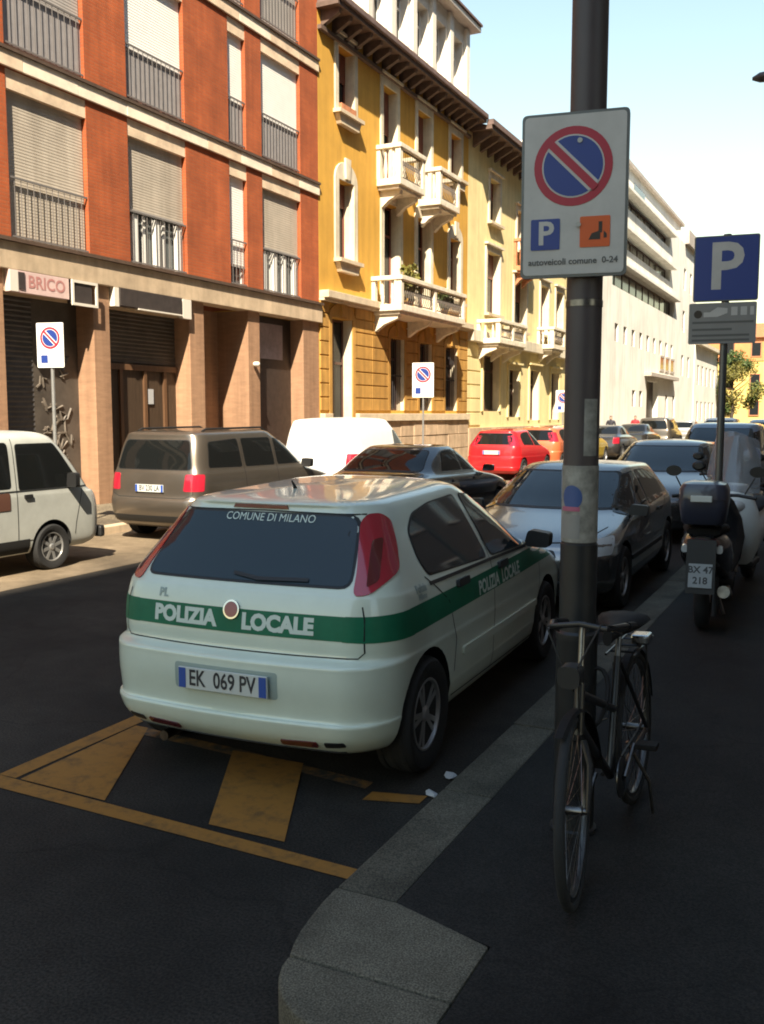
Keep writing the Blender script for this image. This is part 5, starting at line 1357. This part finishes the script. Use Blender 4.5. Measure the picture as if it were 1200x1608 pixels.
# blue parking sign further on
PS = thing('parking_sign', 'blue parking sign with grey pay panel below on a thin post beside the scooters', 'sign', (-.965, 8.6, .12), R(6))
MB().tube([(0, .03, 0), (0, .03, 3.28)], .032, 14).build('post', 'sign_rim', PS, True, world=False)
pz = 2.72
fb = MB().prism(rounded([(-.262, pz), (.258, pz), (.258, pz+.545), (-.262, pz+.545)], .02), 'y', -.02, 0).build('blue_panel', 'sign_rim', PS, world=False)
MB().prism(rounded([(-.252, pz+.01), (.248, pz+.01), (.248, pz+.535), (-.252, pz+.535)], .016), 'y', -.0225, -.0201).build('blue_face', 'sign_blue', fb, world=False)
letter(fb, 'P', .54, -.005, pz+.272, -.0232, 'sign_face', .012)
gp = MB().prism(rounded([(-.29, pz-.355), (.252, pz-.355), (.252, pz-.012), (-.29, pz-.012)], .015), 'y', -.02, 0).build('pay_panel', 'sign_grey', PS, world=False)
MB().prism(circle(.034, 16, -.215, pz-.105), 'y', -.0215, -.0202).build('coin_symbol', 'sign_black', gp, world=False)
MB().prism([(-.17, pz-.13), (-.06, pz-.13), (.02, pz-.10), (.02, pz-.06), (-.06, pz-.05), (-.12, pz-.09), (-.17, pz-.09)], 'y', -.0215, -.0202).build('hand_symbol', 'sign_face', gp, world=False)
for a, b, c, d in ((.05, .10, -.12, -.05), (.125, .175, -.12, -.05), (.20, .23, -.12, -.05)): MB().box(a, b, -.0215, -.0202, pz+c, pz+d).build('symbol', 'sign_face', gp, world=False)
for a, b, z_ in ((-.26, .23, -.175), (-.26, .06, -.235), (-.26, .20, -.285), (-.26, .20, -.325)): MB().box(a, b, -.0212, -.0202, pz+z_-.009, pz+z_+.009).build('text_line', 'sign_text', gp, world=False)
# distant no-parking signs across the street
def far_sign(label, x, y, z0, w_, h, rz=0, back=False):
    t = thing('no_parking_sign', label, 'sign', (x, y, .12), rz, 'no parking signs on the far pavement')
    MB().tube([(0, .03, 0), (0, .03, z0+h-.15)], .028, 12).build('post', 'galvanised', t, True, world=False)
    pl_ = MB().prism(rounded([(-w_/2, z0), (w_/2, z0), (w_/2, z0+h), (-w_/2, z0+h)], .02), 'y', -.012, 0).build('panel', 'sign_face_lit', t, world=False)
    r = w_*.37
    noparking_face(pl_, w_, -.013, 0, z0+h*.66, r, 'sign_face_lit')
    MB().box(-w_*.36, -w_*.10, -.0145, -.0125, z0+h*.10, z0+h*.28).build('blue_square', 'sign_blue', pl_, world=False)
    MB().box(w_*.10, w_*.36, -.0145, -.0125, z0+h*.10, z0+h*.28).build('pale_square', 'plate_white', pl_, world=False)
    return t
far_sign('white no parking sign before the graffiti shop front above the small van', -10.72, 10.65, 2.46, .44, .66, R(14))
far_sign('white no parking sign on a post before the shadowed wall of the ochre building', -10.9, 24.95, 2.24, .62, .98, R(12))
far_sign('white no parking sign before the pale yellow building mostly hidden by the thick pole', -10.9, 39.9, 1.85, .62, .92, R(12))
# street lamp on an arm from the shaded block
LP = thing('street_lamp', 'street lamp head on a long wall arm at the top right edge', 'street lamp', (2.4, 16.5, 7.2))
MB().tube([(2.4, 16.5, 6.5), (1.5, 16.5, 6.95), (-.7, 16.5, 7.14)], .035, 8).build('arm', 'lamp_metal', LP, True)
MB().loft([[(x_, 16.5+w_*math.cos(2*PI*k/14), 7.14+(h1 if math.sin(2*PI*k/14) > 0 else h0)*math.sin(2*PI*k/14)) for k in range(14)] for x_, w_, h0, h1 in ((-.65, .06, .05, .05), (-.8, .14, .06, .09), (-1.15, .17, .07, .10), (-1.46, .12, .06, .08), (-1.57, .03, .02, .03))]).build('lamp_head', 'lamp_metal', LP, True)
# litter by the kerb
for k, (x, y, lab, r_) in enumerate(((-1.775, 4.42, 'crumpled white paper scrap in the gutter by the rear wheel', .04), (-1.765, 4.17, 'smaller white paper scrap at the end of the yellow line', .032))):
    rr = random.Random(k); mb = MB(); n = 7
    vs = [(rr.uniform(-1, 1)*r_*1.4, rr.uniform(-1, 1)*r_, rr.uniform(.002, .020)) for _ in range(14)]
    bm = bmesh.new(); [bm.verts.new(v) for v in vs]; bmesh.ops.convex_hull(bm, input=bm.verts[:])
    me = bpy.data.meshes.new('paper_scrap'); bm.to_mesh(me); bm.free(); me.materials.append(M['paper_white'])
    o = link('paper_scrap', me, None, (x, y, .003)); o['label'] = lab; o['category'] = 'litter'; o['group'] = 'paper scraps by the kerb'
# people far down the far pavement
def person(label, x, y, rz, top, bottom, h=1.74):
    t = thing('person', label, 'person', (x, y, .12), rz)
    k = h/1.75
    pts = {'pel': (0, 0, .95), 'che': (0, .01, 1.28), 'nec': (0, .02, 1.46), 'hea': (0, .03, 1.56), 'top': (0, .04, 1.70), 'ls': (-.18, .01, 1.40), 'le': (-.24, -.03, 1.12), 'lw': (-.23, .08, .88), 'lh': (-.22, .12, .80),
           'rs': (.18, .01, 1.40), 're': (.24, .02, 1.12), 'rw': (.24, -.05, .88), 'rh': (.24, -.06, .80), 'lp': (-.09, 0, .90), 'lk': (-.10, .14, .50), 'la': (-.10, .12, .08), 'lt': (-.10, .25, .03), 'rp': (.09, 0, .90), 'rk': (.10, -.02, .50), 'ra': (.10, -.22, .10), 'rt': (.10, -.10, .03)}
    rad = {'pel': .14, 'che': .16, 'nec': .055, 'hea': .09, 'top': .085, 'ls': .07, 'le': .045, 'lw': .034, 'lh': .038, 'rs': .07, 're': .045, 'rw': .034, 'rh': .038, 'lp': .09, 'lk': .062, 'la': .045, 'lt': .04, 'rp': .09, 'rk': .062, 'ra': .045, 'rt': .04}
    E_ = [('pel', 'che'), ('che', 'nec'), ('nec', 'hea'), ('hea', 'top'), ('che', 'ls'), ('ls', 'le'), ('le', 'lw'), ('lw', 'lh'), ('che', 'rs'), ('rs', 're'), ('re', 'rw'), ('rw', 'rh'), ('pel', 'lp'), ('lp', 'lk'), ('lk', 'la'), ('la', 'lt'), ('pel', 'rp'), ('rp', 'rk'), ('rk', 'ra'), ('ra', 'rt')]
    ks_ = list(pts); me = bpy.data.meshes.new('body'); me.from_pydata([tuple(c*k for c in pts[q]) for q in ks_], [(ks_.index(a), ks_.index(b)) for a, b in E_], [])
    o = bpy.data.objects.new('body', me); col.objects.link(o)
    md = o.modifiers.new('s', 'SKIN'); md2 = o.modifiers.new('ss', 'SUBSURF'); md2.levels = 1
    for i, q in enumerate(ks_): me.skin_vertices[0].data[i].radius = (rad[q]*k, rad[q]*k*.8 if q in ('che', 'pel') else rad[q]*k); me.skin_vertices[0].data[i].use_root = q == 'pel'
    bpy.context.view_layer.update(); dg = bpy.context.evaluated_depsgraph_get()
    nm = bpy.data.meshes.new_from_object(o.evaluated_get(dg)); bpy.data.objects.remove(o); nm.name = 'body'
    nm.materials.clear()
    for m_ in (top, bottom, 'skin', 'dark_hair'): nm.materials.append(M[m_])
    for p in nm.polygons:
        p.use_smooth = True; c = p.center/k
        p.material_index = 3 if c.z > 1.62 or (c.z > 1.52 and c.y < .0) else 2 if c.z > 1.47 or (abs(c.x) > .17 and c.z < .92 and c.z > .72) else 0 if c.z > .93 else 1
    link('body', nm, t)
    return t
mat('skin', (.45, .27, .19), .6); mat('dark_hair', (.03, .02, .015), .6); mat('cloth_red', (.40, .03, .04), .8); mat('cloth_dark', (.03, .03, .04), .8); mat('cloth_blue', (.07, .10, .2), .8)
person('person in a red top walking on the far pavement by the white building', -10.9, 55.5, R(180), 'cloth_red', 'cloth_dark')
person('person in dark clothes walking ahead of the red topped person', -11.3, 51.0, R(180), 'cloth_dark', 'cloth_dark')
